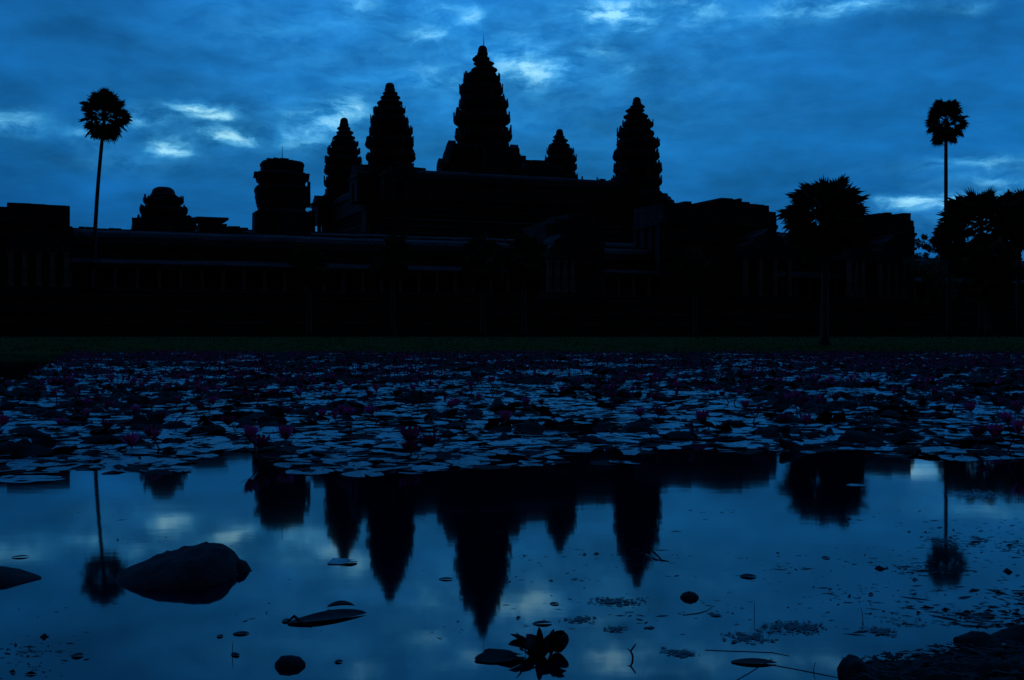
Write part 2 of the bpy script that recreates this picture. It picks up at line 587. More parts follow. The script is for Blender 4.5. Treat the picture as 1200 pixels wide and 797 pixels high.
def tower(name, label, px, D, y_tip, tiers, y_base, base_hw, finial_y, finial_hw, n_small, group, flat=False, z_foot=None, porch_h=None):
    pos = P(px, HY, D)
    zf_ = z_foot if z_foot is not None else GZ
    root = empty(name, (pos.x, pos.y, zf_), TH)
    tag(root, label, 'temple tower', group)
    Z = lambda y: H + (HY - y) / F * D - zf_
    M_ = lambda w: w / F * D
    if not flat:
        m = MB()
        r = M_(finial_hw)
        zt, zb = Z(y_tip), Z(finial_y)
        rings = []
        for (a, b) in ((1.0, -.12), (1.02, .1), (1.12, .16), (.98, .28), (.93, .5), (.86, .7), (.70, .86), (.52, .95), (.2, 1.0)):
            rings.append([(r * a * math.cos(t), r * a * math.sin(t), zb + (zt - zb) * b) for t in (2 * math.pi * k / 12 for k in range(12))])
        m.loft(rings)
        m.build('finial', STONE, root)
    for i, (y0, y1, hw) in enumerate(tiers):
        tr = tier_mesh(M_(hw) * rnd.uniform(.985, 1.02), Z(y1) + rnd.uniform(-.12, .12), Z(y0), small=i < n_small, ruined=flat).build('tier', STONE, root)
        tr.location = (rnd.uniform(-.14, .14), rnd.uniform(-.14, .14), 0)
        tr.rotation_euler = (rnd.gauss(0, .004), rnd.gauss(0, .004), rnd.gauss(0, .02))
    # the body under the tiers
    m = MB()
    ylast = tiers[-1][1]
    hw = M_(tiers[-1][2])
    k = 1 / EXT
    zt, zb = Z(ylast), Z(y_base)
    m.loft([ring(M_(base_hw) * k, -0.5), ring(M_(base_hw) * k, zb * .9), ring(M_(base_hw) * k * .99, zb), ring(hw * k * .97, zb + (zt - zb) * .35),
            ring(hw * k * .90, zb + (zt - zb) * .5), ring(hw * k * .90, zt)])
    m.build('body', STONE, root)
    if porch_h:
        w = M_(base_hw) * 1.15
        for ax in range(4):
            m = MB()
            porch(m, w, M_(base_hw) * .55, M_(porch_h), Z(y_base + 12) - M_(porch_h) * .8, ax, M_(base_hw) * .78)
            m.build('porch', STONE, root)
    return root, Z, M_


TG = 'towers of the temple'
CD = 270.0
ct, Zc, Mc = tower('temple_tower', 'tallest central stone temple tower with a lightning rod on its lotus tip', 565.5, CD, 53.5,
    [(65, 72.5, 10.5), (72.5, 78, 12.4), (78, 85.5, 15.8), (86, 99.5, 22), (99.5, 114.5, 26.3), (114.5, 130.5, 30.2), (130.5, 148.5, 33.6), (148.5, 168.5, 34.6)],
    178, 37, 65, 6.0, 3, TG)
m = MB(); m.tube([(0.3, 0, Zc(54.5)), (0.3, 0, Zc(45)), (0.3, 0, Zc(40))], [.12, .06, .03]); m.build('lightning_rod', METAL, ct)
# stepped cross arms of the central tower, gables over each step
m_arm = []
for ax in range(4):
    m = MB()
    for (ln, wd_, y) in ((8.3, 5.4, 170.5), (9.1, 4.8, 181), (10.7, 4.0, 192)):
        q = MB()
        zt = Zc(y)
        q.box(-wd_ / 2, wd_ / 2, 2.0, ln, -.5, zt - 1.0)
        n_ = 9
        prof = [(wd_ / 2 * math.cos(math.pi * k / (n_ - 1)), 1.0 * math.sin(math.pi * k / (n_ - 1)) ** .8) for k in range(n_)]
        vs = [(u, yy, zt - 1.0 + .004 + v) for yy in (2.0, ln) for (u, v) in prof]
        q.add(vs, [tuple(range(n_)), tuple(range(2 * n_ - 1, n_ - 1, -1))] + [(i, i + n_, (i + 1) % n_ + n_, (i + 1) % n_) for i in range(n_)])
        antq = MB()
        antefix(antq, math.pi / 2, ln + .1, zt - 1.3, wd_ * .7, 2.0)
        q.add(antq.v, antq.f)
        for sx in (-1, 1):
            antq = MB(); antefix(antq, math.pi / 2, 0, zt - 1.2, .9, 1.5); q.add([(x + sx * wd_ * .47, y_ + ln - .4, z) for (x, y_, z) in antq.v], antq.f)
        a = ax * math.pi / 2
        c, s_ = math.cos(a), math.sin(a)
        m.add([(x * c - y_ * s_, x * s_ + y_ * c, z) for (x, y_, z) in q.v], q.f)
    m.build('porch', STONE, ct)

fl, Zf, Mf = tower('temple_tower', 'tall stone corner tower just beside the shorter one, two pediment doorways at its foot', 456.8, 235, 97,
    [(107, 111.5, 9), (111.5, 117, 12), (117, 125, 15.3), (125.5, 136, 19.3), (136, 148, 23.2), (148, 161, 26), (161, 176, 28.6), (176, 192, 29.6), (192, 204, 29)],
    200, 33, 107, 6.0, 3, TG, porch_h=34)
fr, Zr, Mr = tower('temple_tower', 'broad bullet shaped stone corner tower standing alone beside the low gate', 746.3, 255, 113.8,
    [(122.5, 127.5, 8.6), (127.5, 133, 11.2), (133, 141, 14.6), (141, 151, 18.6), (151, 162, 22), (162, 175, 25.4), (175, 190, 27.6), (190, 206, 28.8), (206, 220, 29.4)],
    228, 30.5, 122.5, 5.0, 3, TG, porch_h=30)
rl, Zl, Ml = tower('temple_tower', 'stone corner tower with a broken roof at its foot, overlapped by its taller neighbour', 403.3, 285, 138,
    [(148, 153, 8.2), (153, 158.5, 10.4), (158.5, 165, 13.3), (165, 173, 16.6), (173, 183, 19.8), (183, 194, 22), (194, 207, 23.6), (207, 222, 24.8)],
    232, 26.5, 148, 5.2, 3, TG, porch_h=26)
rr_, Zq, Mq = tower('temple_tower', 'smallest looking stone tower, its tip just clear of the roofs beside the central tower', 655.8, 305, 151.3,
    [(158.5, 162.5, 7), (162.5, 167.5, 9.6), (167.5, 174, 12.8), (174, 182, 16.4), (182, 191.5, 19), (191.5, 202, 20.8), (202, 214, 21.6)],
    222, 22.5, 158.5, 4.4, 3, TG)
# a broken porch roof beside the rear tower
m = MB()
m.add([(-9.6, -7, Zl(243.5)), (-5, -7, Zl(233)), (-5, -5, Zl(233)), (-9.6, -5, Zl(243.5)), (-9.6, -7, Zl(247)), (-5, -7, Zl(240)), (-5, -5, Zl(240)), (-9.6, -5, Zl(247))],
      [(0, 1, 2, 3), (7, 6, 5, 4), (0, 4, 5, 1), (1, 5, 6, 2), (2, 6, 7, 3), (3, 7, 4, 0)])
m.box(-7.9, -7.2, -6.8, -5.4, -.5, Zl(245.2))
m.box(-10, -8.6, -6.6, -5.2, -.5, Zl(252))
m.build('porch', STONE, rl)

# the flat topped ruined tower with its rod, and the humped ruin
ft, Zt, Mt = tower('ruined_tower', 'squat flat-topped ruined stone tower with a thin rod on top', 330, 190, 189,
    [(190, 203.5, 26.5), (203, 213, 31), (212.5, 219, 28.5), (218.5, 237, 32.5), (236.5, 244, 31)], 250, 34.5, 189, 20, 0, 'ruined towers of the temple', flat=True)
m = MB()
for k in range(26):
    x, y = rnd.uniform(-2.6, 2.6), rnd.uniform(-2.6, 2.6)
    m.box(x - .6, x + .6, y - .5, y + .5, Zt(205), Zt(190) + rnd.uniform(-.5, .25), .1)
m.box(4.0, 4.5, -1.6, -.9, Zt(243), Zt(213), .05, .05)
m.box(3.6, 4.4, -1.0, .2, Zt(212), Zt(203), .08)
m.box(-4.5, -3.6, -.4, .6, Zt(210), Zt(202.5), .08)
m.build('broken_top', STONE, ft)
m = MB(); m.tube([(0.1, 0, Zt(190)), (0.1, 0, Zt(171))], [.07, .035]); m.build('lightning_rod', METAL, ft)
hr, Zh, Mh = tower('ruined_tower', 'humped ruined stone tower stepping up to a rounded crown beside the lone palm', 191.5, 225, 219,
    [(231, 242, 23.5), (242, 254, 28), (254, 264, 33)], 264, 37.5, 231, 14, 0, 'ruined towers of the temple')
m = MB()
m.box(-Mh(28), Mh(28), -Mh(28), Mh(28), Zh(271), Zh(259))
for k in range(40):
    a, rr0 = rnd.uniform(0, 6.28), rnd.uniform(.5, 1)
    r = Mh(36) * rr0
    x, y = r * math.cos(a), r * math.sin(a)
    s_ = rnd.uniform(.4, .9)
    m.box(x - s_, x + s_, y - s_, y + s_, Zh(270), Zh(257) + rnd.uniform(-1.2, .8), .12)
m.build('broken_masonry', STONE, hr)


def ragged(m, pl, segs, depth0, depth1, zbot, step=1.7, jit=.085, rel=0.0):
    """ruined masonry mass: photo silhouette steps (px0, px1, row) laid out as courses of worn blocks on plane pl"""
    for (p0, p1, y) in segs:
        t0, t1 = pl.t(p0), pl.t(p1)
        zt = pl.z((p0 + p1) / 2, y)
        m.box(t0, t1, depth0, depth1, zbot - rel, zt - .9 - rel)
        t = t0
        while t < t1 - .05:
            e = min(t1, t + step * rnd.uniform(.7, 1.5))
            m.box(t - .015, e + .015, depth0 + rnd.uniform(.0, .25), depth1 - rnd.uniform(0, .3), zt - .897 - rel, zt - rel + rnd.uniform(-jit * 1.6, jit), .03)
            t = e


# small square roof fragment between the two ruins
pl = Plane(250, 205)
o = empty('ruined_pavilion', pl.pt(0, 0, GZ), TH)
tag(o, 'small square stone roof fragment between the humped ruin and the flat-topped tower', 'pavilion')
m = MB(); ragged(m, pl, [(234, 266, 262)], 0, 5, GZ, rel=GZ); m.build('body', STONE, o)
m = MB()
za, zb = pl.z(250, 262) - GZ, pl.z(250, 254.5) - GZ
ta, tb = pl.t(229.5), pl.t(267.5)
m.loft([[(ta + k, -.8 + k, z), (tb - k, -.8 + k, z), (tb - k, 5.6 - k, z), (ta + k, 5.6 - k, z)] for (k, z) in ((1.1, za), (.5, za + (zb - za) * .45), (0, za + (zb - za) * .6), (.05, za + (zb - za) * .95), (.9, zb))])
m.build('roof', STONE, o)
m = MB(); ragged(m, pl, [(268, 291, 265.5)], 0, 4, GZ, rel=GZ); m.build('wall', STONE, o)

# ------------------------------------------------------------------ the upper pyramid and its galleries
C0 = Vector(((565.5 - CX) / F * CD, CD, 0))
py_ = empty('temple_pyramid', (C0.x, C0.y, GZ), TH)
tag(py_, 'huge stepped stone pyramid carrying the five towers above the long galleries', 'pyramid')
for (hw, z0, z1) in ((43, -1, 11), (38, 11.004, 18), (34, 18.004, 23.5), (31, 23.504, 28.0)):
    m = MB()
    n = 4
    for k in range(n):
        a, b = z0 + (z1 - z0) * k / n, z0 + (z1 - z0) * (k + 1) / n
        g0 = hw - k * .35
        m.loft([[(sx * (g0 + e), sy * (g0 + e), z) for (sx, sy) in ((-1, -1), (1, -1), (1, 1), (-1, 1))] for (e, z) in ((0, a + .002), (.35, a + .2 * (b - a)), (-.2, a + .35 * (b - a)), (-.2, a + .7 * (b - a)), (.3, a + .82 * (b - a)), (0, b))])
    m.build('terrace', STONE, py_)


def vault(m, x0, x1, yc, hw, z0, h, n=9, sag=0.0):
    prof = [(hw * math.cos(math.pi * k / (n - 1)), h * math.sin(math.pi * k / (n - 1)) ** .75) for k in range(n)]
    ns = max(2, int(abs(x1 - x0) / 4))
    rings = []
    for i in range(ns + 1):
        x = x0 + (x1 - x0) * i / ns
        dz = rnd.uniform(-sag, sag)
        rings.append([(x, yc + u, z0 + v + (dz if 0 < k < n - 1 else 0)) for k, (u, v) in enumerate(prof)])
    m.loft(rings)
    return m


S = 28.0
for (nm, x0, x1, yc, rot) in (('front', -S, S, -S, 0), ('side', -S, S, -S, 1), ('rear', -S, S, -S, 2), ('side', -S, S, -S, 3)):
    m = MB()
    m.box(x0, x1, yc - 2.2, yc + 2.2, 27.9, 31.6)
    m.box(x0, x1, yc - 2.6, yc + 2.6, 31.603, 32.0)
    vault(m, x0, x1, yc, 2.3, 32.003, 2.0, sag=.06)
    x = x0 + 2
    while x < x1 - 3:                                # fallen and patched stretches
        w = rnd.uniform(.8, 2.6)
        if rnd.random() < .55:
            m.box(x, x + w, yc - 1.1, yc + 1.1, 33.0, 33.9 + rnd.uniform(-.2, .55), .08, .1)
        x += w + rnd.uniform(.3, 3)
    x = x0 + 1
    while x < x1 - 1:                                # ridge finials, some lost
        if rnd.random() < .2:
            m.box(x - .14, x + .14, yc - .12, yc + .12, 33.9, 34.5 + rnd.uniform(0, .25))
        x += .9
    a = rot * math.pi / 2
    c, s_ = math.cos(a), math.sin(a)
    m.v = [(xx * c - yy * s_, xx * s_ + yy * c, z) for (xx, yy, z) in m.v]
    m.build('gallery', STONE, py_)
pr = Plane(626, 290)
m = MB()
ragged(m, pr, [(608, 613, 184), (613, 638, 188.5), (638, 660, 196)], -2, 2, 20.0, rel=GZ, jit=.1)
o = m.build('rear_roof', STONE, py_)
dv = pr.o - C0
o.location = (dv.dot(BX), dv.dot(AX), 0)
# gate gable in the middle of the front side and the axial roofs to the central tower
for a0 in range(4):
    m = MB()
    q = MB()
    vault(q, 9.5, 26.0, 0, 2.0, 33.0, 1.7, sag=.06)
    q.box(9.5, 26.0, -2.0, 2.0, 28.0, 32.997)
    c, s_ = math.cos(a0 * math.pi / 2), math.sin(a0 * math.pi / 2)
    m.add([(x * c - y * s_, x * s_ + y * c, z) for (x, y, z) in q.v], q.f)
    m.build('axial_gallery', STONE, py_)
m = MB()
for (x, w, zt) in ((22.0, 2.0, 36.4), (23.6, 1.0, 35.9), (20.4, .8, 35.8)):
    m.box(x - w / 2, x + w / 2, -S - 2.9, -S + 2.9, 28.0, zt - 1.2 - GZ + 1)
    q = MB(); antefix(q, -math.pi / 2, 2.95, zt - 1.2, w, 1.6); m.add([(a + x, b - S, c) for (a, b, c) in q.v], q.f)
m.build('gable', STONE, py_)


# ------------------------------------------------------------------ galleries with columns
def gallery(name, label, pl, t0, t1, zb, zcol, zhalf, zwall, zridge, sp, front=0.0, windows=False, group=None):
    tm = (t0 + t1) / 2
    o = empty(name, pl.pt(tm, front, GZ), TH)
    tag(o, label, 'gallery', group)
    L = (t1 - t0) / 2
    r = lambda z: z - GZ
    m = MB(); m.box(-L, L, 0, 7.6, -.5, r(zb) - .45); m.box(-L, L, -.25, 7.4, r(zb) - .447, r(zb)); m.build('plinth', STONE, o)
    m = MB()
    m.box(-L, L, 3.2, 4.0, r(zb) + .003, r(zwall))
    m.box(-L, L, 6.6, 7.2, r(zb) + .003, r(zwall))
    m.build('wall', STONE, o)
    n = int(2 * L / sp)
    c0 = None
    for k in range(n + 1):
        x = -L + .4 + (2 * L - .8) * k / n
        if c0 is None:
            q = MB(); q.box(-.22, .22, -.22, .22, 0, .3); q.box(-.17, .17, -.17, .17, .3, r(zcol) - r(zb) - .28); q.box(-.24, .24, -.24, .24, r(zcol) - r(zb) - .277, r(zcol) - r(zb))
            c0 = q.build('column', PALE_STONE, o); c = c0
        else:
            c = c0.copy(); COL.objects.link(c); c.parent = o
        c.location = (x, .55, r(zb) + .003)
    m = MB()
    m.box(-L, L, .25, .9, r(zcol) + .004, r(zcol) + .4)
    rings = []
    ns = max(2, int(2 * L / 3))
    for i in range(ns + 1):
        x = -L + 2 * L * i / ns
        dz = rnd.uniform(-.05, .05)
        prof = [(.05, r(zcol) + .403), (.1, r(zcol) + .62), (1.0, r(zcol) + .62 + (zhalf - zcol - .62) * .62 + dz), (2.2, r(zhalf) - .12 + dz), (3.19, r(zhalf)), (3.19, r(zcol) + .403)]
        rings.append([(x, u, z) for (u, z) in prof])
    m.loft(rings)
    m.build('lower_roof', STONE, o)
    m = MB()
    m.box(-L, L, 2.95, 7.5, r(zwall) + .003, r(zwall) + .35)
    vault(m, -L, L, 5.2, 2.4, r(zwall) + .353, zridge - zwall - .55, sag=.07)
    m.box(-L, L, 5.0, 5.4, r(zridge) - .25, r(zridge) - .08)
    x = -L
    while x < L - .5:
        w = rnd.uniform(.3, 1.6)
        m.box(x, min(L, x + w) - .03, 5.06, 5.34, r(zridge) - .083, r(zridge) + rnd.uniform(-.05, .12))
        x += w + (rnd.uniform(.2, 2) if rnd.random() < .35 else 0)
    m.build('upper_roof', STONE, o)
    return o


FP = Plane(894, 163.0)                                # the facade plane
GG = 'long front galleries of the temple'
gallery('temple_gallery', 'long colonnaded stone gallery between the corner pavilion and the small side gate', FP, FP.t(78), FP.t(640), 6.8, 9.0, 10.3, 11.6, 13.95, 2.42, group=GG)
gallery('temple_gallery', 'short stone gallery linking the small side gate to the big central gate', FP, FP.t(706), FP.t(782), 6.8, 9.2, 10.4, 11.4, 13.6, 2.42, group=GG)
gallery('temple_gallery', 'short stone gallery behind the shore palm between the gates', FP, FP.t(900), FP.t(1000), 6.8, 9.2, 10.8, 13.0, 16.6, 2.42, group=GG)
gallery('temple_gallery', 'long stone gallery running behind the palm grove', FP, FP.t(1072), FP.t(1460), 6.8, 9.0, 10.3, 11.3, 13.5, 2.42, group=GG)
p2 = Plane(560, 205)
gallery('temple_gallery', 'upper stone gallery raised behind the long front colonnade below the towers', p2, p2.t(291), p2.t(800), 13.0, 15.0, 16.2, 17.2, 19.4, 2.8)


def gate(name, label, pl, segs, zb, porch_px, porch_top, ncol, depth=9.0, cat='gate'):
    pc = (segs[0][0] + segs[-1][1]) / 2
    tc = pl.t(pc)
    sub = Plane(pc, pl.pt(tc).y)
    o = empty(name, sub.pt(0, 0, GZ), TH)
    tag(o, label, cat)
    m = MB()
    ta, tb = sub.t(segs[0][0]), sub.t(segs[-1][1])
    m.box(ta - .4, tb + .4, -1.0, depth + .4, -.5, zb - GZ - .6)
    m.box(ta - .6, tb + .6, -1.3, depth + .6, zb - GZ - .597, zb - GZ)
    m.build('plinth', STONE, o)
    m = MB(); ragged(m, sub, segs, 0.2, depth, zb + .004, rel=GZ)
    # ledges and half-fallen cornices
    for fz in (.42, .62, .80):
        zt = min(sub.z((s[0] + s[1]) / 2, s[2]) for s in segs)
        z = zb + (zt - zb) * fz - GZ
        t = ta
        while t < tb:
            e = min(tb, t + rnd.uniform(1.5, 4))
            if rnd.random() < .85:
                m.box(t + .02, e - .02, -.15 - rnd.uniform(0, .2), .196, z, z + .45, .03)
            t = e
    m.build('body', STONE, o)
    # pilasters and ledges down the sides
    zt = min(sub.z((q_[0] + q_[1]) / 2, q_[2]) for q_ in segs) - GZ
    for (x0, x1) in ((ta - .3, ta - .003), (tb + .003, tb + .3)):
        m = MB()
        m.box(x0, x1, .4, depth - .4, zb - GZ + .01, zb - GZ + .7)
        for k in range(4):
            y0 = .6 + (depth - 2.2) * k / 3
            m.box(x0, x1, y0, y0 + .9, zb - GZ + .69, zt - 2.1)
        m.box(x0 - .1, x1 + .1, .5, depth - .5, zt - 2.6, zt - 2.1 + .002)
        m.build('pilasters', STONE, o)
    # the porch: columns, beam, pediment, dark doorway between
    p0, p1 = porch_px
    t0, t1 = sub.t(p0, -4.2), sub.t(p1, -4.2)
    m = MB(); m.box(t0 - .5, t1 + .5, -5.0, -1.35, -.5, zb - GZ); m.build('porch_floor', STONE, o)
    zt = sub.z((p0 + p1) / 2, porch_top, -4.2) - GZ
    hcol = (zt - (zb - GZ)) * .56
    c0 = None
    for k in range(ncol):
        if c0 is None:
            q = MB(); q.box(-.34, .34, -.34, .34, 0, .4); q.box(-.27, .27, -.27, .27, .4, hcol - .4); q.box(-.36, .36, -.36, .36, hcol - .397, hcol)
            c0 = q.build('column', PALE_STONE, o); c = c0
        else:
            c = c0.copy(); COL.objects.link(c); c.parent = o
        c.location = (t0 + .2 + (t1 - t0 - .4) * k / (ncol - 1), -4.2, zb - GZ + .003)
    m = MB()
    zc = zb - GZ + hcol + .006
    m.box(t0 - .3, t1 + .3, -4.7, .19, zc, zc + .6)
    w = (t1 - t0) / 2
    cxx = (t0 + t1) / 2
    prof = [(-1.05, 0), (-.98, .3), (-.7, .42), (-.55, .68), (-.2, .82), (0, 1.0), (.2, .82), (.55, .68), (.7, .42), (.98, .3), (1.05, 0)]
    n = len(prof)
    gh = zt - zc - .6
    vs = [(cxx + u * w, yy, zc + .603 + v * gh) for yy in (-4.6, .19) for (u, v) in prof]
    m.add(vs, [tuple(range(n)), tuple(range(2 * n - 1, n - 1, -1))] + [(i, i + n, (i + 1) % n + n, (i + 1) % n) for i in range(n)])
    m.build('porch_roof', STONE, o)
    m = MB()
    ns = 12
    for k in range(ns):
        m.box(cxx - w * .7, cxx + w * .7, -5.0 - .42 * (ns - k), -5.003 - .42 * (ns - k - 1) , -.5, (zb - GZ) * (1 - (ns - k) / (ns + 1)))
    m.build('stair', STONE, o)
    return o


gate('temple_gate', 'broad ruined central gate with a ragged roof line beside the shore palm', FP,
     [(778, 804, 238), (804, 812, 235.5), (812, 826, 238.5), (826, 838, 236), (838, 846, 234), (846, 871, 232), (871, 880, 236.5), (880, 903, 239.5), (903, 911, 247)], 6.8, (872, 926), 268, 4)
gate('temple_gate', 'small side gate with a pale pillared porch below the smallest tower', FP,
     [(640, 652, 262), (652, 668, 256), (668, 690, 249), (690, 700, 254), (700, 708, 264)], 6.8, (642, 672), 274, 4, 8)
gate('temple_gate', 'stepped stone gate roof half hidden behind the shore palm', FP,
     [(990, 998, 240), (998, 1014, 238.5), (1014, 1022, 252)], 6.8, (994, 1012), 270, 3, 6)
gate('temple_gate', 'ragged square stone gate block between the shore palm and the palm grove', FP,
     [(1022, 1032, 252), (1032, 1040, 250), (1040, 1046, 248), (1046, 1060, 251), (1060, 1069, 250), (1069, 1073, 258)], 6.8, (1030, 1060), 275, 4, 8)
pl0 = Plane(40, 128)
gate('corner_pavilion', 'squat flat-roofed stone corner pavilion with pillared porch at the end of the gallery', pl0,
     [(-60, 8, 240), (8, 36, 236.5), (36, 78, 238.5), (78, 82, 241)], 6.6, (10, 80), 262, 5, 10, 'pavilion')

# the stepped stone base that carries the whole front
tb_ = empty('temple_terrace', FP.pt(-10, 0, GZ), TH)
tag(tb_, 'long low stepped stone terrace along the foot of the front gallery behind the lawn', 'terrace')
for (dep, z0, z1) in ((-13, -.6, 1.7), (-10, 1.704, 2.9), (-7.2, 2.904, 4.6)):
    m = MB()
    n = 46
    for k in range(n):                                # worn, unevenly settled stretches
        a, b = -95 + 215 * k / n, -95 + 215 * (k + 1) / n
        e = rnd.uniform(-.1, .1)
        m.box(a + .01, b - .01, dep + e, 9.0 + dep * .01, z0, z1 - .35)
        m.box(a + .01, b - .01, dep - .25 + e, 9.0 + dep * .012, z1 - .347, z1 + rnd.uniform(-.06, .04), .015)
    m.build('step', STONE, tb_)

# ------------------------------------------------------------------ palms and bushes


def fan_leaf(m, o, direc, length, r, nl=24, spread=140, lw=.10):
    """one fan leaf of a sugar palm: stalk and a ring of stiff pointed leaflets"""
    direc = direc.normalized()
    tip = o + direc * length
    m.tube([o, (o + tip) / 2 + Vector((0, 0, -.04 * length)), tip], [.06, .045, .03], 4)
    up = Vector((0, 0, 1)) if abs(direc.z) < .95 else Vector((1, 0, 0))
    side = direc.cross(up).normalized()
    nrm = side.cross(direc).normalized()
    tw = rnd.uniform(-.9, .9)
    side2 = side * math.cos(tw) + nrm * math.sin(tw)
    nrm2 = direc.cross(side2).normalized()
    for k in range(nl):
        a = R(-spread + 2 * spread * k / (nl - 1))
        u = (direc * math.cos(a) + side2 * math.sin(a)).normalized()
        rr = r * rnd.uniform(.9, 1.08)
        w = r * lw
        v = nrm2.cross(u).normalized()
        p1 = tip + u * rr * .55 - nrm2 * (.10 * r) + Vector((0, 0, -.02 * r))
        p2 = tip + u * rr - nrm2 * (.05 * r) + Vector((0, 0, -rnd.uniform(.02, .22) * r))
        m.add([tip, p1 + v * w, p2, p1 - v * w], [(0, 1, 2), (0, 2, 3)])


def sugar_palm(label, base, crown, R0, rz, rtrunk, nleaf, group, lw=.10, seed=0, skirt=0.0, low=-0.75, bend=0.0, frac=.56, name='sugar_palm', gaps=()):
    rnd.seed(len(label) * 31 + nleaf + seed)
    root = empty(name, base)
    tag(root, label, 'palm tree', group)
    c = crown - base
    m = MB()
    pts, rad = [], []
    for k in range(11):
        s_ = k / 10
        p = Vector((c.x * s_ + bend * math.sin(math.pi * s_), c.y * s_, c.z * s_))
        pts.append(p)
        rad.append(rtrunk * (1.0 + .55 * max(0, 1 - s_ * 9) - .22 * s_) * rnd.uniform(.97, 1.03))
    m.tube(pts, rad, 10)
    m.build('trunk', BARK, root, smooth=True)
    m = MB()
    ga = math.pi * (3 - math.sqrt(5))
    for k in range(nleaf):
        z = low + (1.0 - low) * (k + .5) / nleaf
        a = ga * k + rnd.uniform(-.25, .25)
        q = math.sqrt(max(0, 1 - z * z))
        dr = Vector((q * math.cos(a), q * math.sin(a), z * rz))
        if any((Vector((dr.x, 0, dr.z)).normalized() - Vector((gx_, 0, gz_)).normalized()).length < gw for (gx_, gz_, gw) in gaps):
            continue
        ln = R0 * frac * dr.length * rnd.uniform(.78, 1.12)
        fan_leaf(m, c + Vector((0, 0, -R0 * .12)) , dr + Vector((0, 0, .10)), ln, R0 * (1 - frac) * rnd.uniform(.92, 1.2), lw=lw)
    # heart of young leaves
    for k in range(7):
        fan_leaf(m, c, Vector((rnd.uniform(-.4, .4), rnd.uniform(-.4, .4), 1)), R0 * .30, R0 * .33, 14, 70)
    m.build('crown', PALM, root)
    if skirt:
        m = MB()
        for k in range(int(26 * skirt)):
            a = rnd.uniform(0, 6.28)
            dr = Vector((math.cos(a), math.sin(a), rnd.uniform(-1.9, -.5)))
            fan_leaf(m, c + Vector((0, 0, -R0 * .25)), dr, R0 * rnd.uniform(.35, .75), R0 * .36, 16, 95)
        m.build('dry_skirt', DEADPALM, root)
    return root


PG = 'sugar palms round the temple'


def palm_at(label, px, D, cy, r, by, bz, rt, nleaf, base_px=None, ry=None, **kw):
    crown = P(px, cy, D)
    b = P(base_px if base_px is not None else px, HY, D)
    base = Vector((b.x, b.y, bz))
    R0 = r / F * D
    return sugar_palm(label, base, crown, R0, (ry or r) / r, rt, nleaf, PG, **kw)


palm_at('lone tall slender sugar palm with a round crown beside the corner pavilion', 123, 131, 132, 30.5, 0, GZ, .245, 38, base_px=110, ry=38, bend=-.45, low=-.97, skirt=.12, frac=.60)
palm_at('tall straight sugar palm with a small round crown above the palm grove', 1108.5, 200, 139, 26, 0, GZ, .36, 38, ry=33, low=-.97, skirt=.25, frac=.60)
palm_at('big leafy sugar palm standing on the pond shore before the gate', 968, 92, 246, 54, 0, .25, .34, 44, base_px=966, ry=54, low=-.72, skirt=.8, frac=.58, lw=.08, seed=8,
        gaps=((.62, .06, .09), (-.8, .04, .06)))
palm_at('broad bushy sugar palm, tallest of the grove under the tall straight one', 1150, 140, 256, 54, 0, GZ, .34, 40, lw=.07, seed=2, ry=43, low=-.6, skirt=1.2, frac=.65)
palm_at('low sugar palm leaning out at the edge of the grove next to the bush', 1112, 143, 277, 24, 0, GZ, .3, 30, ry=26, low=-.8, skirt=1)
palm_at('sugar palm at the frame edge behind the broad one of the grove', 1194, 150, 252, 38, 0, GZ, .34, 30, lw=.07, ry=38, low=-.7, skirt=1.3)
palm_at('low sugar palm filling the foot of the grove below the broad one', 1158, 134, 310, 40, 0, GZ, .3, 36, ry=34, low=-.8, skirt=1.3)
palm_at('dark sugar palm against the colonnade below the flat-topped tower', 362, 116, 306, 27, 0, GZ, .26, 24, ry=30, low=-.8, skirt=.8)
palm_at('dark sugar palm against the gallery below the two close towers', 460, 114, 298, 29, 0, GZ, .26, 24, ry=32, low=-.8, skirt=.8)
palm_at('dark sugar palm standing before the gallery under the central tower', 566, 117, 300, 31, 0, GZ, .28, 24, ry=34, low=-.8, skirt=.8)
palm_at('dark sugar palm standing close beside the small side gate porch', 614, 119, 296, 30, 0, GZ, .28, 24, ry=36, low=-.8, skirt=.8)
palm_at('small dark sugar palm before the short gallery by the central gate', 815, 122, 312, 24, 0, GZ, .24, 24, ry=28, low=-.8, skirt=.8)


def bush(name, label, pos, w, hgt, n, cat, group=None, trunk=True, leaf=.2):
    root = empty(name, pos)
    tag(root, label, cat, group)
    if trunk:
        m = MB()
        m.tube([(0, 0, -.2), (.1, 0, hgt * .35), (0, .1, hgt * .6)], [w * .07, w * .05, w * .03], 7)
        for k in range(6):
            a = rnd.uniform(0, 6.28)
            m.tube([(0.05, 0, hgt * .4), (math.cos(a) * w * .5, math.sin(a) * w * .5, hgt * rnd.uniform(.65, .85))], [w * .03, w * .01], 5)
        m.build('trunk', BARK, root)
    cl_ = [(Vector((rnd.gauss(0, .42) * w, rnd.gauss(0, .42) * w, hgt * rnd.uniform(.35, .92))), rnd.uniform(.16, .3) * w) for _ in range(22)]
    m = MB()
    for k in range(n):
        c, r = cl_[k % len(cl_)]
        dv = Vector((rnd.gauss(0, 1), rnd.gauss(0, 1), rnd.gauss(0, .8))).normalized() * r * rnd.random() ** .4
        p = c + dv
        u = Vector((rnd.gauss(0, 1), rnd.gauss(0, 1), rnd.gauss(0, 1))).normalized()
        v = u.orthogonal().normalized()
        s_ = leaf * rnd.uniform(.6, 1.3)
        m.add([p - u * s_, p + v * s_ * .5, p + u * s_, p - v * s_ * .5], [(0, 1, 2, 3)])
    m.build('crown', LEAFM, root)
    return root


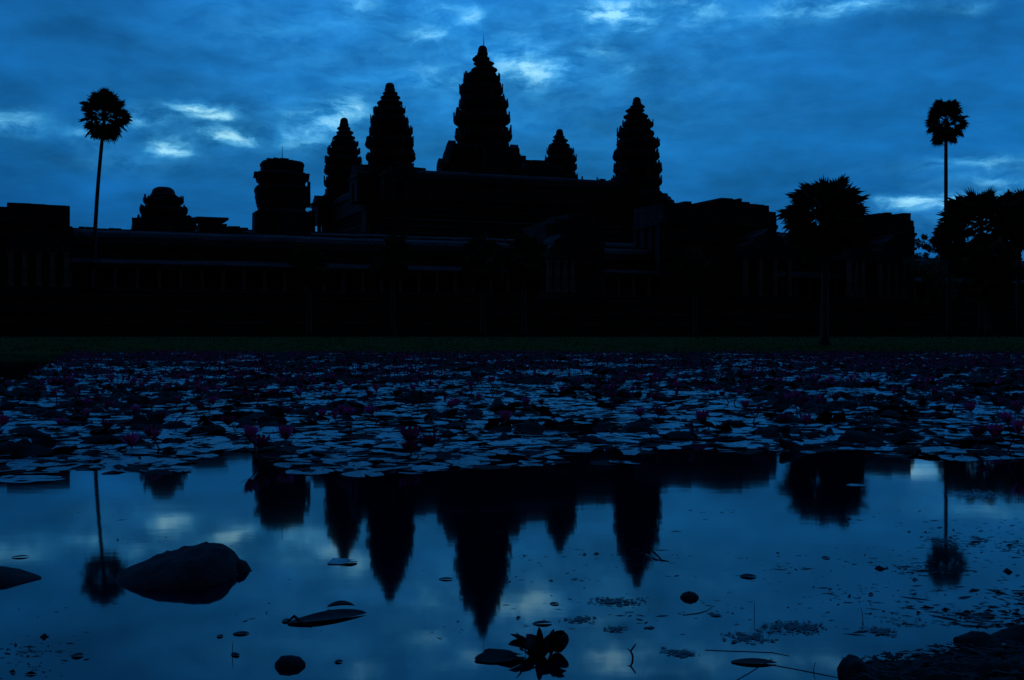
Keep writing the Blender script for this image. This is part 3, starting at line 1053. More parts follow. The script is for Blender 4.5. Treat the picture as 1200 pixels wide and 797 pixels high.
BG = 'bushy trees behind the palm grove'
b0 = P(1081, HY, 215); bush('leafy_tree', 'small leafy tree showing between the square gate block and the grove', Vector((b0.x, b0.y, GZ)), 3.4, (HY - 266) / F * 215, 2600, 'tree', BG, leaf=.28)
b0 = P(1180, HY, 225); bush('leafy_tree', 'wide leafy tree filling behind the palm grove', Vector((b0.x, b0.y, GZ)), 10, (HY - 272) / F * 225, 5200, 'tree', BG, leaf=.45)
b0 = P(1092, HY, 165); bush('leafy_tree', 'low leafy tree at the foot of the tall straight palm', Vector((b0.x, b0.y, GZ)), 4.0, (HY - 292) / F * 165, 3000, 'tree', BG, leaf=.3)

# ------------------------------------------------------------------ lily field
G = np.random.default_rng(21)
EDGE = [(-60, 566), (0, 566), (55, 556), (85, 549), (160, 556), (230, 556), (300, 552), (370, 555), (430, 558), (520, 554), (600, 548), (690, 545), (733, 544), (742, 534), (790, 530),
        (860, 531), (905, 530), (960, 531), (1010, 529), (1050, 535), (1075, 537), (1090, 537), (1120, 539), (1160, 541), (1210, 542), (1260, 542)]


def edge_row(px):
    px = np.asarray(px)
    return np.interp(px, [e[0] for e in EDGE], [e[1] for e in EDGE]) + 1.6 * np.sin(px * .11) * np.sin(px * .037 + 1) + 1.0 * np.sin(px * .31 + 2) - 1.0


def in_field(x, y):
    px = CX + x / y * F
    row = HY + H * F / y
    ok = (row < edge_row(px)) & (y < SHORE - 1.5) & (px > -40) & (px < 1240)
    ok &= ~((px < 85) & (row < 444 - np.clip(px - 30, 0, 60) * .55))            # open water by the far left bank
    return ok


def scatter(dens, ymin, ymax, mind, seed):
    """points in the wedge seen by the camera, kept apart by about mind metres"""
    q = np.random.default_rng(seed)
    k = .49
    area = k * (ymax ** 2 - ymin ** 2)
    n = int(area * dens * 3)
    y = np.sqrt(q.uniform(ymin ** 2, ymax ** 2, n))
    x = q.uniform(-k, k, n) * y
    ok = in_field(x, y)
    x, y = x[ok], y[ok]
    cell = {}
    out = []
    target = int(area * dens)
    for a, b in zip(x, y):
        ci, cj = int(a // mind), int(b // mind)
        bad = False
        for i in (-1, 0, 1):
            for j in (-1, 0, 1):
                for (u, v) in cell.get((ci + i, cj + j), ()):
                    if (u - a) ** 2 + (v - b) ** 2 < mind * mind:
                        bad = True
        if bad:
            continue
        cell.setdefault((ci, cj), []).append((a, b))
        out.append((a, b))
        if len(out) >= target:
            break
    return np.array(out)


def pad_variant(n=16, notch=True, wav=.012, curl=.0):
    """a round floating leaf with its notch, wavy margin and a little thickness"""
    vs = [(0, 0, .004)]
    ph = rnd.uniform(0, 6.28)
    g0 = .16 if notch else 0.0
    ring1, ring2 = [], []
    for k in range(n):
        a = g0 + (2 * math.pi - 2 * g0) * k / (n - 1)
        e = 1 + .08 * math.sin(3 * a + ph) + rnd.uniform(-.09, .06)
        w = wav * 2 * math.sin(4 * a + ph * 2) + rnd.uniform(-wav, wav)
        ring1.append((.6 * e * math.cos(a), .6 * e * math.sin(a), .004 + w * .2))
        ring2.append((e * math.cos(a), e * math.sin(a), max(.0015, .004 + w + (curl * max(0, math.sin(2 * a + ph)) ** 2))))
    vs += ring1 + ring2
    fs = []
    for k in range(n - 1):
        fs.append((0, 1 + k, 2 + k))
        fs.append((1 + k, 1 + n + k, 2 + n + k, 2 + k))
    return vs, fs


PADV = [pad_variant(16, True, .004 + .005 * (i % 3), .0 if i < 6 else .10) for i in range(8)]


def folded_variant(i):
    """a leaf pushed up out of the water: folded, cupped or standing on edge"""
    n = 16
    vs, fs = pad_variant(n, True, .02, 0)
    out = []
    f0 = (1.2, .75, 1.0, .75, 1.35, .9)[i % 6]
    ph = rnd.uniform(0, 6.28)
    for (x, y, z) in vs:
        r2 = x * x + y * y
        if i % 3 == 1:        # one side lifted clear and drooping again
            q = max(0, x + .35)
            out.append((x - q * q * .3, y * (1 - .25 * q), z + f0 * .42 * math.sin(min(2.4, q * 1.7)) + .06 * math.sin(4 * y + ph)))
        elif i % 6 == 3:      # a pointed fold
            out.append((x * .8, y, z + max(0, (1 - abs(x) * 1.5)) * f0 * .9 * max(0, .75 + .5 * y)))
        else:                 # a crumpled cupped mound
            out.append((x, y, z + max(0, 1 - r2 * .9) * f0 * .38 + .07 * math.sin(5 * y + ph) * (1 - r2 * .5) + .05 * math.sin(7 * x + 2 * ph)))
    return out, fs


FOLDV = [folded_variant(i) for i in range(12)]
pads = scatter(21.0, 9.6, SHORE - 1, .135, 3)


def clump(pts, sx, sy, thr, soft, seed):
    q_ = np.random.default_rng(seed)
    nv = np.array([mnoise.fractal(Vector((a * sx, b * sy, seed * 3.7)), .8, 2.1, 3) for (a, b) in pts])
    return pts[nv > thr + q_.normal(0, soft, len(pts))]


pads = clump(pads, .9, .45, -.42, .10, 2)
pads = clump(pads, 2.6, 1.1, -.75, .10, 3)
folds = np.concatenate([clump(scatter(2.8, 11.2, 26, .25, 4), .55, .35, .03, .12, 5), clump(scatter(3.6, 26, SHORE - 1, .26, 14), .35, .2, -.02, .12, 6)])
flow = np.concatenate([clump(scatter(1.5, 11.2, 30, .22, 6), .7, .45, -.02, .12, 7), clump(scatter(2.6, 30, SHORE - 3, .25, 8), .3, .2, .02, .15, 8)])
pads = pads[np.argsort(pads[:, 1])]
folds = folds[np.argsort(folds[:, 1])]
flow = flow[np.argsort(flow[:, 1])]

LAND = [(86, 'corner pavilion'), (150, 'lone tall palm'), (290, 'humped ruin'), (368, 'flat-topped tower'), (430, 'shorter corner tower'), (505, 'taller corner tower'),
        (618, 'central tower'), (702, 'smallest tower'), (785, 'bullet-shaped tower'), (910, 'ragged central gate'), (1030, 'shore palm'), (1092, 'square gate block'), (9999, 'palm grove')]
ORD = ['first', 'second', 'third', 'fourth', 'fifth', 'sixth', 'seventh', 'eighth', 'ninth', 'tenth', 'eleventh', 'twelfth', 'thirteenth', 'fourteenth']


def landmark(x, y):
    px = CX + x / y * F
    for (lim, nm) in LAND:
        if px < lim:
            return nm


def band(y, cuts):
    for i, c in enumerate(cuts):
        if y < c:
            return i
    return len(cuts)


BANDN = ['front', 'second', 'third', 'fourth', 'fifth', 'sixth', 'seventh']


def label_set(pts, cuts, what):
    """a label for each point: its order along its own band below a landmark"""
    bins = {}
    for i, (x, y) in enumerate(pts):
        bins.setdefault((landmark(x, y), band(y, cuts)), []).append(i)
    lab = {}
    for (ln, b), ids in bins.items():
        ids.sort(key=lambda i: pts[i][0] / pts[i][1])
        for k, i in enumerate(ids):
            o_ = ORD[k] if k < len(ORD) else 'later'
            if len(ids) == 1:
                lab[i] = f'only {what} in the {BANDN[b]} band below the {ln}'
            else:
                lab[i] = f'{o_} {what} from the left in the {BANDN[b]} band below the {ln}'
    return lab


def place_individuals(name, pts, nind, variants, mat, size, tilt, label_what, cat, group, cuts, zoff=.002, old=0.0, shaded_mat=None):
    meshes = []
    for i, (vs, fs) in enumerate(variants):
        me = bpy.data.meshes.new(name)
        me.from_pydata(vs, [], fs)
        me.materials.append(mat)
        me.polygons.foreach_set('use_smooth', [True] * len(me.polygons))
        meshes.append(me)
    shaded_meshes = []
    if old:
        for me in meshes:
            me2 = me.copy(); me2.materials[0] = shaded_mat; shaded_meshes.append(me2)
    lab = label_set(pts[:nind], cuts, label_what)
    for i in range(nind):
        x, y = pts[i]
        o = bpy.data.objects.new(name, (shaded_meshes if rnd.random() < old else meshes)[rnd.randrange(len(meshes))])
        COL.objects.link(o)
        s_ = rnd.uniform(*size)
        o.location = (x, y, zoff + rnd.uniform(0, .008))
        o.scale = (s_ * rnd.uniform(.9, 1.1), s_, s_)
        o.rotation_euler = (rnd.gauss(0, tilt), rnd.gauss(0, tilt), rnd.uniform(0, 6.28))
        tag(o, lab[i], cat, group)


def place_stuff(name, pts, variants, mat, size, tilt, label, cat, zoff=.002, seed=1):
    q = np.random.default_rng(seed)
    n = len(pts)
    pick = q.integers(0, len(variants), n)
    V, L, S_, T_ = [], [], [], []
    vo = lo = 0
    for k, (vs, fs) in enumerate(variants):
        idx = np.where(pick == k)[0]
        if not len(idx):
            continue
        v = np.array(vs)
        nv = len(v)
        s_ = q.uniform(size[0], size[1], len(idx))
        a = q.uniform(0, 2 * np.pi, len(idx))
        tx, ty = q.normal(0, tilt, len(idx)), q.normal(0, tilt, len(idx))
        X = (v[None, :, 0] * np.cos(a)[:, None] - v[None, :, 1] * np.sin(a)[:, None]) * s_[:, None]
        Y = (v[None, :, 0] * np.sin(a)[:, None] + v[None, :, 1] * np.cos(a)[:, None]) * s_[:, None]
        Z = v[None, :, 2] * s_[:, None] + X * tx[:, None] + Y * ty[:, None] + zoff + q.uniform(0, .008, len(idx))[:, None]
        X += pts[idx, 0][:, None]; Y += pts[idx, 1][:, None]
        V.append(np.stack([X, Y, Z], 2).reshape(-1, 3))
        fl_ = np.array([i for f_ in fs for i in f_])
        tt = np.array([len(f_) for f_ in fs])
        off = (np.arange(len(idx)) * nv + vo)[:, None]
        L.append((fl_[None, :] + off).ravel())
        T_.append(np.tile(tt, len(idx)))
        vo += nv * len(idx)
    L, T_ = np.concatenate(L), np.concatenate(T_)
    st = np.concatenate([[0], np.cumsum(T_)[:-1]])
    o = np_mesh(name, np.concatenate(V), L, st, T_, mat)
    o.data.polygons.foreach_set('use_smooth', [True] * len(o.data.polygons))
    return tag(o, label, cat, kind='stuff')


NI = 290
cutp = [10.7, 11.1, 11.5, 12.0]
place_individuals('lily_pad', pads, NI, PADV, PAD, (.07, .19), .055, 'floating lily pad', 'lily pad', 'lily pads along the front of the lily field', cutp, old=.3, shaded_mat=SHADED_PAD)
fp_ = place_stuff('lily_pad_field', pads[NI:], PADV, PAD, (.07, .19), .055, 'mass of floating lily pads covering the water up to the far bank', 'lily pads', seed=2)
# some of the leaves are old, dull and brown: shade among the pads put into colour
fp_.data.materials.append(SHADED_PAD)
nf_ = len(PADV[0][1])
fp_.data.polygons.foreach_set('material_index', np.repeat((np.random.default_rng(31).uniform(size=len(fp_.data.polygons) // nf_) < .28).astype(np.int32), nf_))
NF = 150
cutf = [13, 15, 17.5, 20.5, 24, 28]
place_individuals('raised_lily_leaf', folds, NF, FOLDV, RAISED, (.12, .25), .10, 'folded lily leaf', 'lily leaf', 'lily leaves pushed up above the pads', cutf, .0)
place_stuff('raised_lily_leaves', folds[NF:], FOLDV, RAISED, (.14, .27), .08, 'folded lily leaves standing up far out among the pads', 'lily leaves', .0, seed=3)


def flower_parts(openness, np_out=10, size=1.0):
    """the cup of narrow pointed petals in three whorls"""
    m = MB()
    for (cnt, o_, L, ph) in ((np_out, openness, 1.0, 0), (np_out - 2, openness * .7, .9, .3), (6, openness * .4, .75, .1)):
        for k in range(cnt):
            a = 2 * math.pi * k / cnt + ph + rnd.uniform(-.1, .1)
            op = o_ * rnd.uniform(.85, 1.15)
            c, s_ = math.cos(a), math.sin(a)
            w = .12
            rows = []
            for (u, ww) in ((0, .35), (.3, .9), (.6, 1.0), (.85, .6), (1.0, .05)):
                bend = op * (1 - .35 * u)
                r = .06 + L * u * math.sin(bend)
                z = L * u * math.cos(bend)
                rows.append((r, z, w * ww * L))
            vs = []
            for (r, z, ww) in rows:
                vs.append((c * r - s_ * ww, s_ * r + c * ww, z))
                vs.append((c * (r + .025), s_ * (r + .025), z - .01))
                vs.append((c * r + s_ * ww, s_ * r - c * ww, z))
            fs = []
            for i in range(len(rows) - 1):
                b = i * 3
                fs += [(b, b + 1, b + 4, b + 3), (b + 1, b + 2, b + 5, b + 4)]
            m.add(vs, fs)
    m.v = [(x * size, y * size, z * size) for (x, y, z) in m.v]
    return m


FLV = [flower_parts(o_, 11) for o_ in (.95, .75, 1.1, .6, .25, .85)]
flm, stm = [], []
for i, m in enumerate(FLV):
    me = bpy.data.meshes.new('bloom'); me.from_pydata(m.v, [], m.f); me.materials.append(PETAL if i % 2 else PETALD)
    flm.append(me)
for i in range(4):
    m = MB(); b = rnd.uniform(-.12, .12)
    m.tube([(b * .3, 0, -.3), (b, .02, .35), (b * .6, 0, .75), (0, 0, 1.0)], [.011, .010, .009, .010], 6)
    me = bpy.data.meshes.new('stem'); me.from_pydata(m.v, [], m.f); me.materials.append(STEM)
    stm.append(me)
SPM = []
for i in range(3):
    m = MB()
    for k in range(4):
        a = math.pi / 2 * k + .4
        c, s_ = math.cos(a), math.sin(a)
        m.add([(c * .05, s_ * .05, -.04), (c * .42 - s_ * .12, s_ * .42 + c * .12, .22 + .1 * i), (c * .8, s_ * .8, .40 + .15 * i), (c * .42 + s_ * .12, s_ * .42 - c * .12, .22 + .1 * i)], [(0, 1, 2, 3)])
    me = bpy.data.meshes.new('sepals'); me.from_pydata(m.v, [], m.f); me.materials.append(STEM)
    SPM.append(me)
NFL = 290
# the few big near blooms at their own places, then the scatter
HERO = [(478, 500, 535, .12), (482, 515, 537, .10), (505, 509, 530, .11), (437, 475, 500, .0), (336, 500, 532, .11), (304, 510, 540, .10), (293, 500, 538, .10), (409, 478, 503, .10), (378, 480, 496, .08), (392, 482, 495, .09),
        (593, 489, 496, .11), (773, 476, 496, .10), (822, 481, 504, .12), (752, 478, 502, .09), (1145, 500, 516, .11), (1137, 472, 488, .11), (1120, 463, 488, .09), (1166, 498, 520, .12), (1182, 484, 510, .10),
        (71, 490, 502, .08), (101, 481, 500, .07), (175, 500, 520, .09), (156, 512, 526, .11), (190, 483, 500, .08), (235, 472, 490, .08), (945, 487, 505, .1), (962, 462, 474, .09), (768, 461, 472, .09)]
hero = []
for (px, yt, yb, s_) in HERO:
    D = ground_D(yb)
    hero.append(((px - CX) / F * D, D, (yb - yt) / F * D, (s_ or .1) * 1.5))
hp = np.array([(h_[0], h_[1]) for h_ in hero])
dmin = np.array([np.min(np.hypot(hp[:, 0] - a, hp[:, 1] - b)) for (a, b) in flow])
nearband = HY + H * F / flow[:, 1] > 470
flow = flow[(dmin > .5) & (~nearband | (np.random.default_rng(4).uniform(size=len(flow)) < .55))]
rows_ = [(h_[0], h_[1], h_[2], h_[3]) for h_ in hero]
for (x, y) in flow[:NFL - len(hero)]:
    rows_.append((x, y, abs(rnd.gauss(.19, .07)) + .06, rnd.uniform(.09, .15)))
cutl = [14, 17, 20, 23.5, 27, 30.5]
lab = label_set([(r[0], r[1]) for r in rows_], cutl, 'pink water lily')
for i, (x, y, hst, s_) in enumerate(rows_):
    root = empty('water_lily', (x, y, 0), rnd.uniform(0, 6.28))
    tag(root, lab[i], 'water lily', 'pink water lilies standing above the pads')
    root.rotation_euler = (rnd.gauss(0, .06), rnd.gauss(0, .06), rnd.uniform(0, 6.28))
    hb = max(.03, hst - s_ * .8)
    st = bpy.data.objects.new('stem', stm[i % 4]); COL.objects.link(st); st.parent = root
    st.scale = (1, 1, hb)
    vi = rnd.randrange(6)
    bl = bpy.data.objects.new('bloom', flm[vi]); COL.objects.link(bl); bl.parent = root
    bl.location = (0, 0, hb); bl.scale = (s_,) * 3
    bl.rotation_euler = (rnd.gauss(0, .15), rnd.gauss(0, .15), 0)
    if i < 90:
        sp = bpy.data.objects.new('sepals', SPM[i % 3]); COL.objects.link(sp); sp.parent = root
        sp.location = (0, 0, hb - .002); sp.scale = (s_,) * 3
rest = flow[NFL - len(hero):]
far_var = []
for i in range(4):
    m = flower_parts((.8, .5, .95, .3)[i], 6)
    vs = [(x * .09, y * .09, z * .09 + .12 + .05 * i) for (x, y, z) in m.v]
    q = MB(); q.tube([(0, 0, -.05), (0, 0, .125 + .05 * i)], .010, 4)
    n0 = len(vs)
    far_var.append((vs + q.v, m.f + [tuple(k + n0 for k in f_) for f_ in q.f]))
place_stuff('far_water_lilies', rest, far_var, PETALD, (.7, 1.15), .05, 'crowd of pink water lilies far out towards the far bank', 'water lilies', 0.0, seed=9)

# ------------------------------------------------------------------ rocks


def blob(name, label, cat, prof, px0, px1, y_front, y_back, mat=ROCK, group=None, seed=0, rough=.04):
    """a low rock: prof gives (px, silhouette row) along its crest; it is widest at the waterline"""
    Df, Db = ground_D(y_front), ground_D(y_back)
    Dm = (Df + Db) / 2
    xs0, xs1 = (px0 - CX) / F * Dm, (px1 - CX) / F * Dm
    nx, ny = 40, 22
    m = MB()
    cx_ = (xs0 + xs1) / 2
    for i in range(nx + 1):
        s_ = i / nx
        x = xs0 + (xs1 - xs0) * s_
        px = px0 + (px1 - px0) * s_
        row = np.interp(px, [p[0] for p in prof], [p[1] for p in prof])
        ztop = max(0.004, H - (row - HY) / F * Dm)
        w = math.sqrt(max(0.0, 1 - (2 * s_ - 1) ** 2)) ** .75
        for j in range(ny + 1):
            t = -1 + 2 * j / ny
            y = Dm + (Db - Df) / 2 * t * max(w, .04)
            k = max(0, 1 - abs(t) ** 2.2) ** .7
            nz = mnoise.fractal(Vector((x * 9 + seed, y * 9, seed)), .9, 2.0, 4) * rough * k
            z = -.05 + (ztop + .05) * k + nz * ztop * 2
            m.v.append((x - cx_, y - Dm, z))
    for i in range(nx):
        for j in range(ny):
            a = i * (ny + 1) + j
            m.f.append((a, a + ny + 1, a + ny + 2, a + 1))
    o = m.build(name, mat, smooth=True)
    o.location = (cx_, Dm, 0)
    return tag(o, label, cat, group)


RG = 'rocks in the shallow water'
blob('boulder', 'largest dark boulder, a long humped back rising from the still water', 'rock',
     [(138, 674), (146, 667), (165, 660), (185, 651), (205, 646), (222, 643), (232, 640), (243, 641), (252, 640), (263, 645), (271, 655), (277, 660), (280, 672)], 138, 283, 695, 652, group=RG, seed=1, rough=.085)
blob('boulder', 'small knob of rock touching the end of the largest boulder', 'rock', [(270, 662), (275, 657), (281, 655), (287, 658), (291, 664), (294, 670)], 268, 295, 674, 664, group=RG, seed=5)
blob('boulder', 'low dark rock cut off by the frame edge', 'rock', [(-40, 668), (-10, 665), (10, 668), (28, 673), (48, 678)], -60, 48, 690, 668, group=RG, seed=9)
blob('boulder', 'small round rock alone beyond the wilted plant', 'rock', [(797, 699), (801, 695), (808, 693), (815, 695), (819, 699)], 797, 819, 705, 696, group=RG, seed=3)
blob('boulder', 'lumpy fist-sized rock near the bottom below the dead leaf', 'rock', [(322, 777), (329, 769), (340, 768), (350, 770), (358, 777)], 322, 358, 787, 773, group=RG, seed=12)
blob('boulder', 'pebble sized rock by itself below the small sprig', 'rock', [(47, 746), (52, 742), (56, 746)], 47, 57, 749, 744, group=RG, seed=15)
blob('boulder', 'small dark rock awash in open water beyond the weed mats', 'rock', [(1025, 666), (1030, 663), (1041, 667)], 1025, 1041, 669, 664, group=RG, seed=18)
blob('boulder', 'small dark rock beside the reflection of the tall straight palm', 'rock', [(1176, 670), (1181, 666), (1186, 670)], 1176, 1186, 673, 667, group=RG, seed=20)
blob('boulder', 'squared stone at the tip of the muddy bank', 'rock', [(984, 778), (989, 770), (997, 768), (1008, 772), (1018, 782)], 984, 1022, 806, 778, group=RG, seed=22, rough=.22)
blob('boulder', 'rounded stone set in the edge of the muddy bank', 'rock', [(1118, 748), (1138, 743), (1156, 741), (1172, 749)], 1118, 1174, 760, 744, group=RG, seed=24, rough=.25)
blob('boulder', 'dark clod of stone along the bank near the frame edge', 'rock', [(1160, 745), (1178, 739), (1196, 735), (1225, 739)], 1160, 1230, 757, 738, group=RG, seed=27, rough=.25)


# ------------------------------------------------------------------ floating things
def flat_pad(label, px, py, wpx, var=0, name='lily_pad', mat=PAD, squash=1.0, curl=False, group='single lily pads adrift on the open water'):
    c = on_water(px, py)
    r = wpx / 2 / F * c.y
    vs, fs = pad_variant(22, True, .012, .10 if curl else 0)
    m = MB(); m.add([(x * r, y * r * squash, z * r + .002) for (x, y, z) in vs], fs)
    o = m.build(name, mat, smooth=True)
    o.location = (c.x, c.y, .002)
    o.rotation_euler = (0, 0, rnd.uniform(-.4, .4))
    return tag(o, label, 'lily pad', group)


flat_pad('small lily pad with a raised rim under the tip of the shorter tower reflection', 401, 659, 34, curl=True)
flat_pad('lily pad with upturned rim beside the wilted plant', 586, 771, 58, curl=True, mat=RAISED)
flat_pad('dull flat lily pad lying just off the lily field below the humped ruin', 196, 550, 62)
flat_pad('flat lily pad lying just off the lily field below the corner pavilion', 38, 562, 70)
flat_pad('thin flat lily pad in front of the shore palm reflection', 1003, 569, 22)


def weed_mat(label, px, py, wpx, hpx, n=120, mat=None):
    c = on_water(px, py)
    a = wpx / 2 / F * c.y
    b = (ground_D(py - hpx / 2) - ground_D(py + hpx / 2)) / 2
    m = MB()
    lob = [(rnd.uniform(-.45, .45), rnd.uniform(-.4, .4), rnd.uniform(.4, .6)) for _ in range(5)] + [(0, 0, .6)]
    for k in range(int(n * 1.5)):
        lx, ly, lr = lob[k % 6]
        t, q = rnd.uniform(0, 6.28), rnd.random() ** .7 * lr * 1.15
        x, y = (lx + q * math.cos(t)) * a, (ly + q * math.sin(t)) * b * 1.4
        if k < 60:                                    # strands tying the mat together
            e_ = (k // 6) / 9
            x, y = lx * e_ * a, ly * e_ * b * 1.4
        r = rnd.uniform(.003, .012)
        h0 = rnd.uniform(0.0012, .003)
        t = rnd.uniform(0, 6.28)
        tl = rnd.uniform(-.04, .10)
        pts = [(x + r * math.cos(t + u) * e, y + r * math.sin(t + u) * e, h0 + r * tl * math.cos(u)) for (u, e) in ((0, 1.2), (1, .8), (2, .7), (3.14, 1.1), (4.2, .7), (5.3, .85))]
        m.add([(px_, py_, max(.001, pz)) for (px_, py_, pz) in pts], [(0, 1, 2, 3, 4, 5)])
    o = m.build('weed_mat', mat or ALGAE)
    o.location = (c.x, c.y, .001)
    return tag(o, label, 'floating weed', 'mats of floating weed')


weed_mat('pale ragged raft of tiny pads floating under the palm grove reflection', 1150, 581, 88, 13, 420, mat=PAD)
weed_mat('wide oval mat of floating weed below the bullet-shaped tower reflection', 724, 706, 72, 11, 170)
weed_mat('thin broken mat of floating weed above the wilted plant', 678, 727, 56, 8, 90)
weed_mat('small dense mat of floating weed behind the forked twig', 721, 738, 42, 7, 80)
weed_mat('faint narrow mat of floating weed next to the small dense one', 761, 736, 36, 4, 40)
weed_mat('small ragged mat of floating weed nearest the forked twig', 803, 766, 58, 11, 120)
weed_mat('ragged mat of floating weed in front of the long reed', 880, 747, 74, 14, 130)
weed_mat('long ragged mat of floating weed reaching towards the muddy bank', 930, 736, 110, 16, 220)
weed_mat('sparse mat of floating weed beside the pale bent stalk', 838, 722, 40, 8, 30)
weed_mat('mat of floating weed off the edge of the muddy bank', 1030, 741, 46, 9, 110)
weed_mat('floating weed gathered around the dark clump near the frame edge', 1148, 724, 46, 8, 90)
weed_mat('dark mat of floating weed beyond the tall palm reflection', 1147, 631, 30, 7, 80)
weed_mat('patch of floating weed across the tall palm reflection', 1105, 634, 42, 10, 90)


def stick(label, pts, r, mat, name='twig', cat='twig', group='sticks and stalks in the water'):
    ps = [Vector(p) for p in pts]
    m = MB()
    b = ps[0].copy(); b.z = 0
    m.tube([p - b for p in ps], r, 5)
    o = m.build(name, mat)
    o.location = b
    return tag(o, label, cat, group)


def wpt(px, py, z=0.0006):
    c = on_water(px, py); c.z = z
    return c


def up(px, py, ytop, dx=0):
    c = on_water(px, py)
    return [(c.x, c.y, -.03), (c.x + dx * .5 / F * c.y, c.y, (py - ytop) * .5 / F * c.y), (c.x + dx / F * c.y, c.y, (py - ytop) / F * c.y)]


stick('pale thin stalk lying across the bullet-shaped tower reflection', [wpt(757, 650), wpt(767, 654), wpt(775, 657)], [.004, .004, .002], TWIG)
stick('dark bent stalk end beside the pale one on the tower reflection', [wpt(766, 651, .02), wpt(776, 657), wpt(784, 658)], [.006, .005, .002], DEBRIS)
stick('pale bent stalk floating past the small round rock', [wpt(800, 721), wpt(818, 719), wpt(828, 716), wpt(834, 712)], [.002, .003, .003, .002], TWIG)
stick('long dark reed floating towards the muddy bank', [wpt(826, 762), wpt(850, 763), wpt(880, 764), wpt(905, 765), wpt(925, 769)], [.0016, .0016, .0016, .0016, .001], DEBRIS, 'reed', 'reed')
stick('slanting reed stem at the bottom of the water', [wpt(862, 798), wpt(878, 789), wpt(892, 780), wpt(905, 772)], [.0016, .0016, .0016, .001], DEBRIS, 'reed', 'reed')
stick('long thin reed lying from the dark blade to the bank', [wpt(896, 778), wpt(930, 784), wpt(960, 790), wpt(990, 796)], [.0016, .0016, .0016, .001], DEBRIS, 'reed', 'reed')
stick('bare stem standing upright beside the tiny leaves', up(272, 768, 752, 1), [.0018, .0014, .0008], DEBRIS)
stick('bent bare stem standing in water before the muddy bank', up(1012, 727, 712, -3), [.0018, .0014, .0008], DEBRIS)
stick('slim upright stem before the ragged weed mats', up(884, 722, 704, 0), [.0018, .0014, .0008], DEBRIS)
stick('slim upright stem near the tip of the muddy bank', up(952, 787, 776, 4), [.0018, .0014, .0008], DEBRIS)
o = empty('forked_twig', on_water(741, 772))
tag(o, 'dark forked twig standing crooked out of the water', 'twig', 'sticks and stalks in the water')
s_ = o.location.y / F
m = MB(); m.tube([(3 * s_, .05, -.02), (0, 0, .015), (-2 * s_, 0, .028), (2 * s_, 0, .045), (4 * s_, 0, .055)], [.003, .004, .004, .003, .002], 5); m.build('branch', DEBRIS, o)
m = MB(); m.tube([(-2 * s_, 0, .027), (-5 * s_, .02, .032)], [.003, .0015], 5); m.build('branch', DEBRIS, o)


def curled_leaf(L, w, arch, curl, seg=10, twist=0.0):
    """a limp pointed leaf: arching along its length, edges curled up"""
    vs, fs = [], []
    for i in range(seg + 1):
        s_ = i / seg
        ww = w * math.sin(math.pi * min(1, .06 + s_ * .94)) ** .7 * (1 if i < seg else .05)
        x = L * s_
        z = arch * math.sin(math.pi * s_ * .8)
        tw = twist * s_
        for k in (-1, -.5, 0, .5, 1):
            y, zz_ = ww * k * (1 - .2 * abs(k)), curl * ww * k * k
            vs.append((x, y * math.cos(tw) - zz_ * math.sin(tw), z + y * math.sin(tw) + zz_ * math.cos(tw)))
    for i in range(seg):
        for k in range(4):
            a = i * 5 + k
            fs.append((a, a + 1, a + 6, a + 5))
    return vs, fs


def put(vs, a, tilt, off):
    """turn a leaf built along +x up by tilt and round by a"""
    M = Matrix.Translation(Vector(off)) @ Matrix.Rotation(a, 4, 'Z') @ Matrix.Rotation(-tilt, 4, 'Y')
    return [M @ Vector(v) for v in vs]


# wilted plant in the shallows
wl = empty('wilted_water_lily', on_water(628, 768))
tag(wl, 'black wilted water lily plant of curled pointed leaves in the shallow water', 'plant')
s_ = wl.location.y / F
for (ang, tilt, Lp, w, off, curl) in ((180, 62, 30, 5, (-12, 0), .4), (95, 84, 32, 6, (4, 2), .5), (60, 72, 30, 7, (18, 1), .3), (28, 40, 34, 16, (10, -1), .3), (5, 55, 32, 14, (18, 2), .4), (350, 22, 34, 13, (6, -2), .3), (200, 20, 36, 12, (-2, 1), .4),
                                      (160, 34, 34, 12, (-6, 2), .4), (120, 40, 26, 13, (0, 4), .3), (230, 28, 24, 11, (-6, -3), .3), (290, 30, 24, 12, (6, -4), .4), (75, 50, 28, 16, (26, 4), .2)):
    vs, fs = curled_leaf(Lp * s_, w * s_, Lp * s_ * .12, curl, 10, rnd.uniform(-.5, .5))
    m = MB(); m.add(put(vs, R(ang), R(tilt), (off[0] * s_, off[1] * s_ * 3, .0)), fs)
    m.build('leaf', WILT, wl, smooth=True)
m = MB()
for k in range(5):
    m.tube([(rnd.uniform(-20, 20) * s_, rnd.uniform(-.05, .05), -.02), (rnd.uniform(-10, 12) * s_, 0, .03), (rnd.uniform(-4, 30) * s_, 0, .05)], [.006, .005, .004], 5)
m.build('stem', WILT, wl)

# the dead curled leaf
dl = empty('dead_leaf', on_water(382, 724))
tag(dl, 'long dead curled leaf with a raised lobe floating past the boulder', 'leaf')
s_ = dl.location.y / F
vs, fs = curled_leaf(84 * s_, 8 * s_ * 3, .004, .12, 14, .15)
m = MB(); m.add([(x - 38 * s_, y + x * .55 - .10, z + .002) for (x, y, z) in vs], fs); m.build('blade', WILT, dl, smooth=True)
vs, fs = curled_leaf(34 * s_, 8 * s_ * 2.4, .008, .2, 8, -.2)
m = MB(); m.add([(x - 6 * s_, y + .17, z + .006) for (x, y, z) in vs], fs); m.build('lobe', WILT, dl, smooth=True)
m = MB(); m.tube([(-40 * s_, -.08, .006), (-36 * s_, -.02, .012), (-20 * s_, -.12, .004), (-10 * s_, -.14, .004)], [.006, .007, .006, .003], 5); m.build('stalk', WILT, dl)


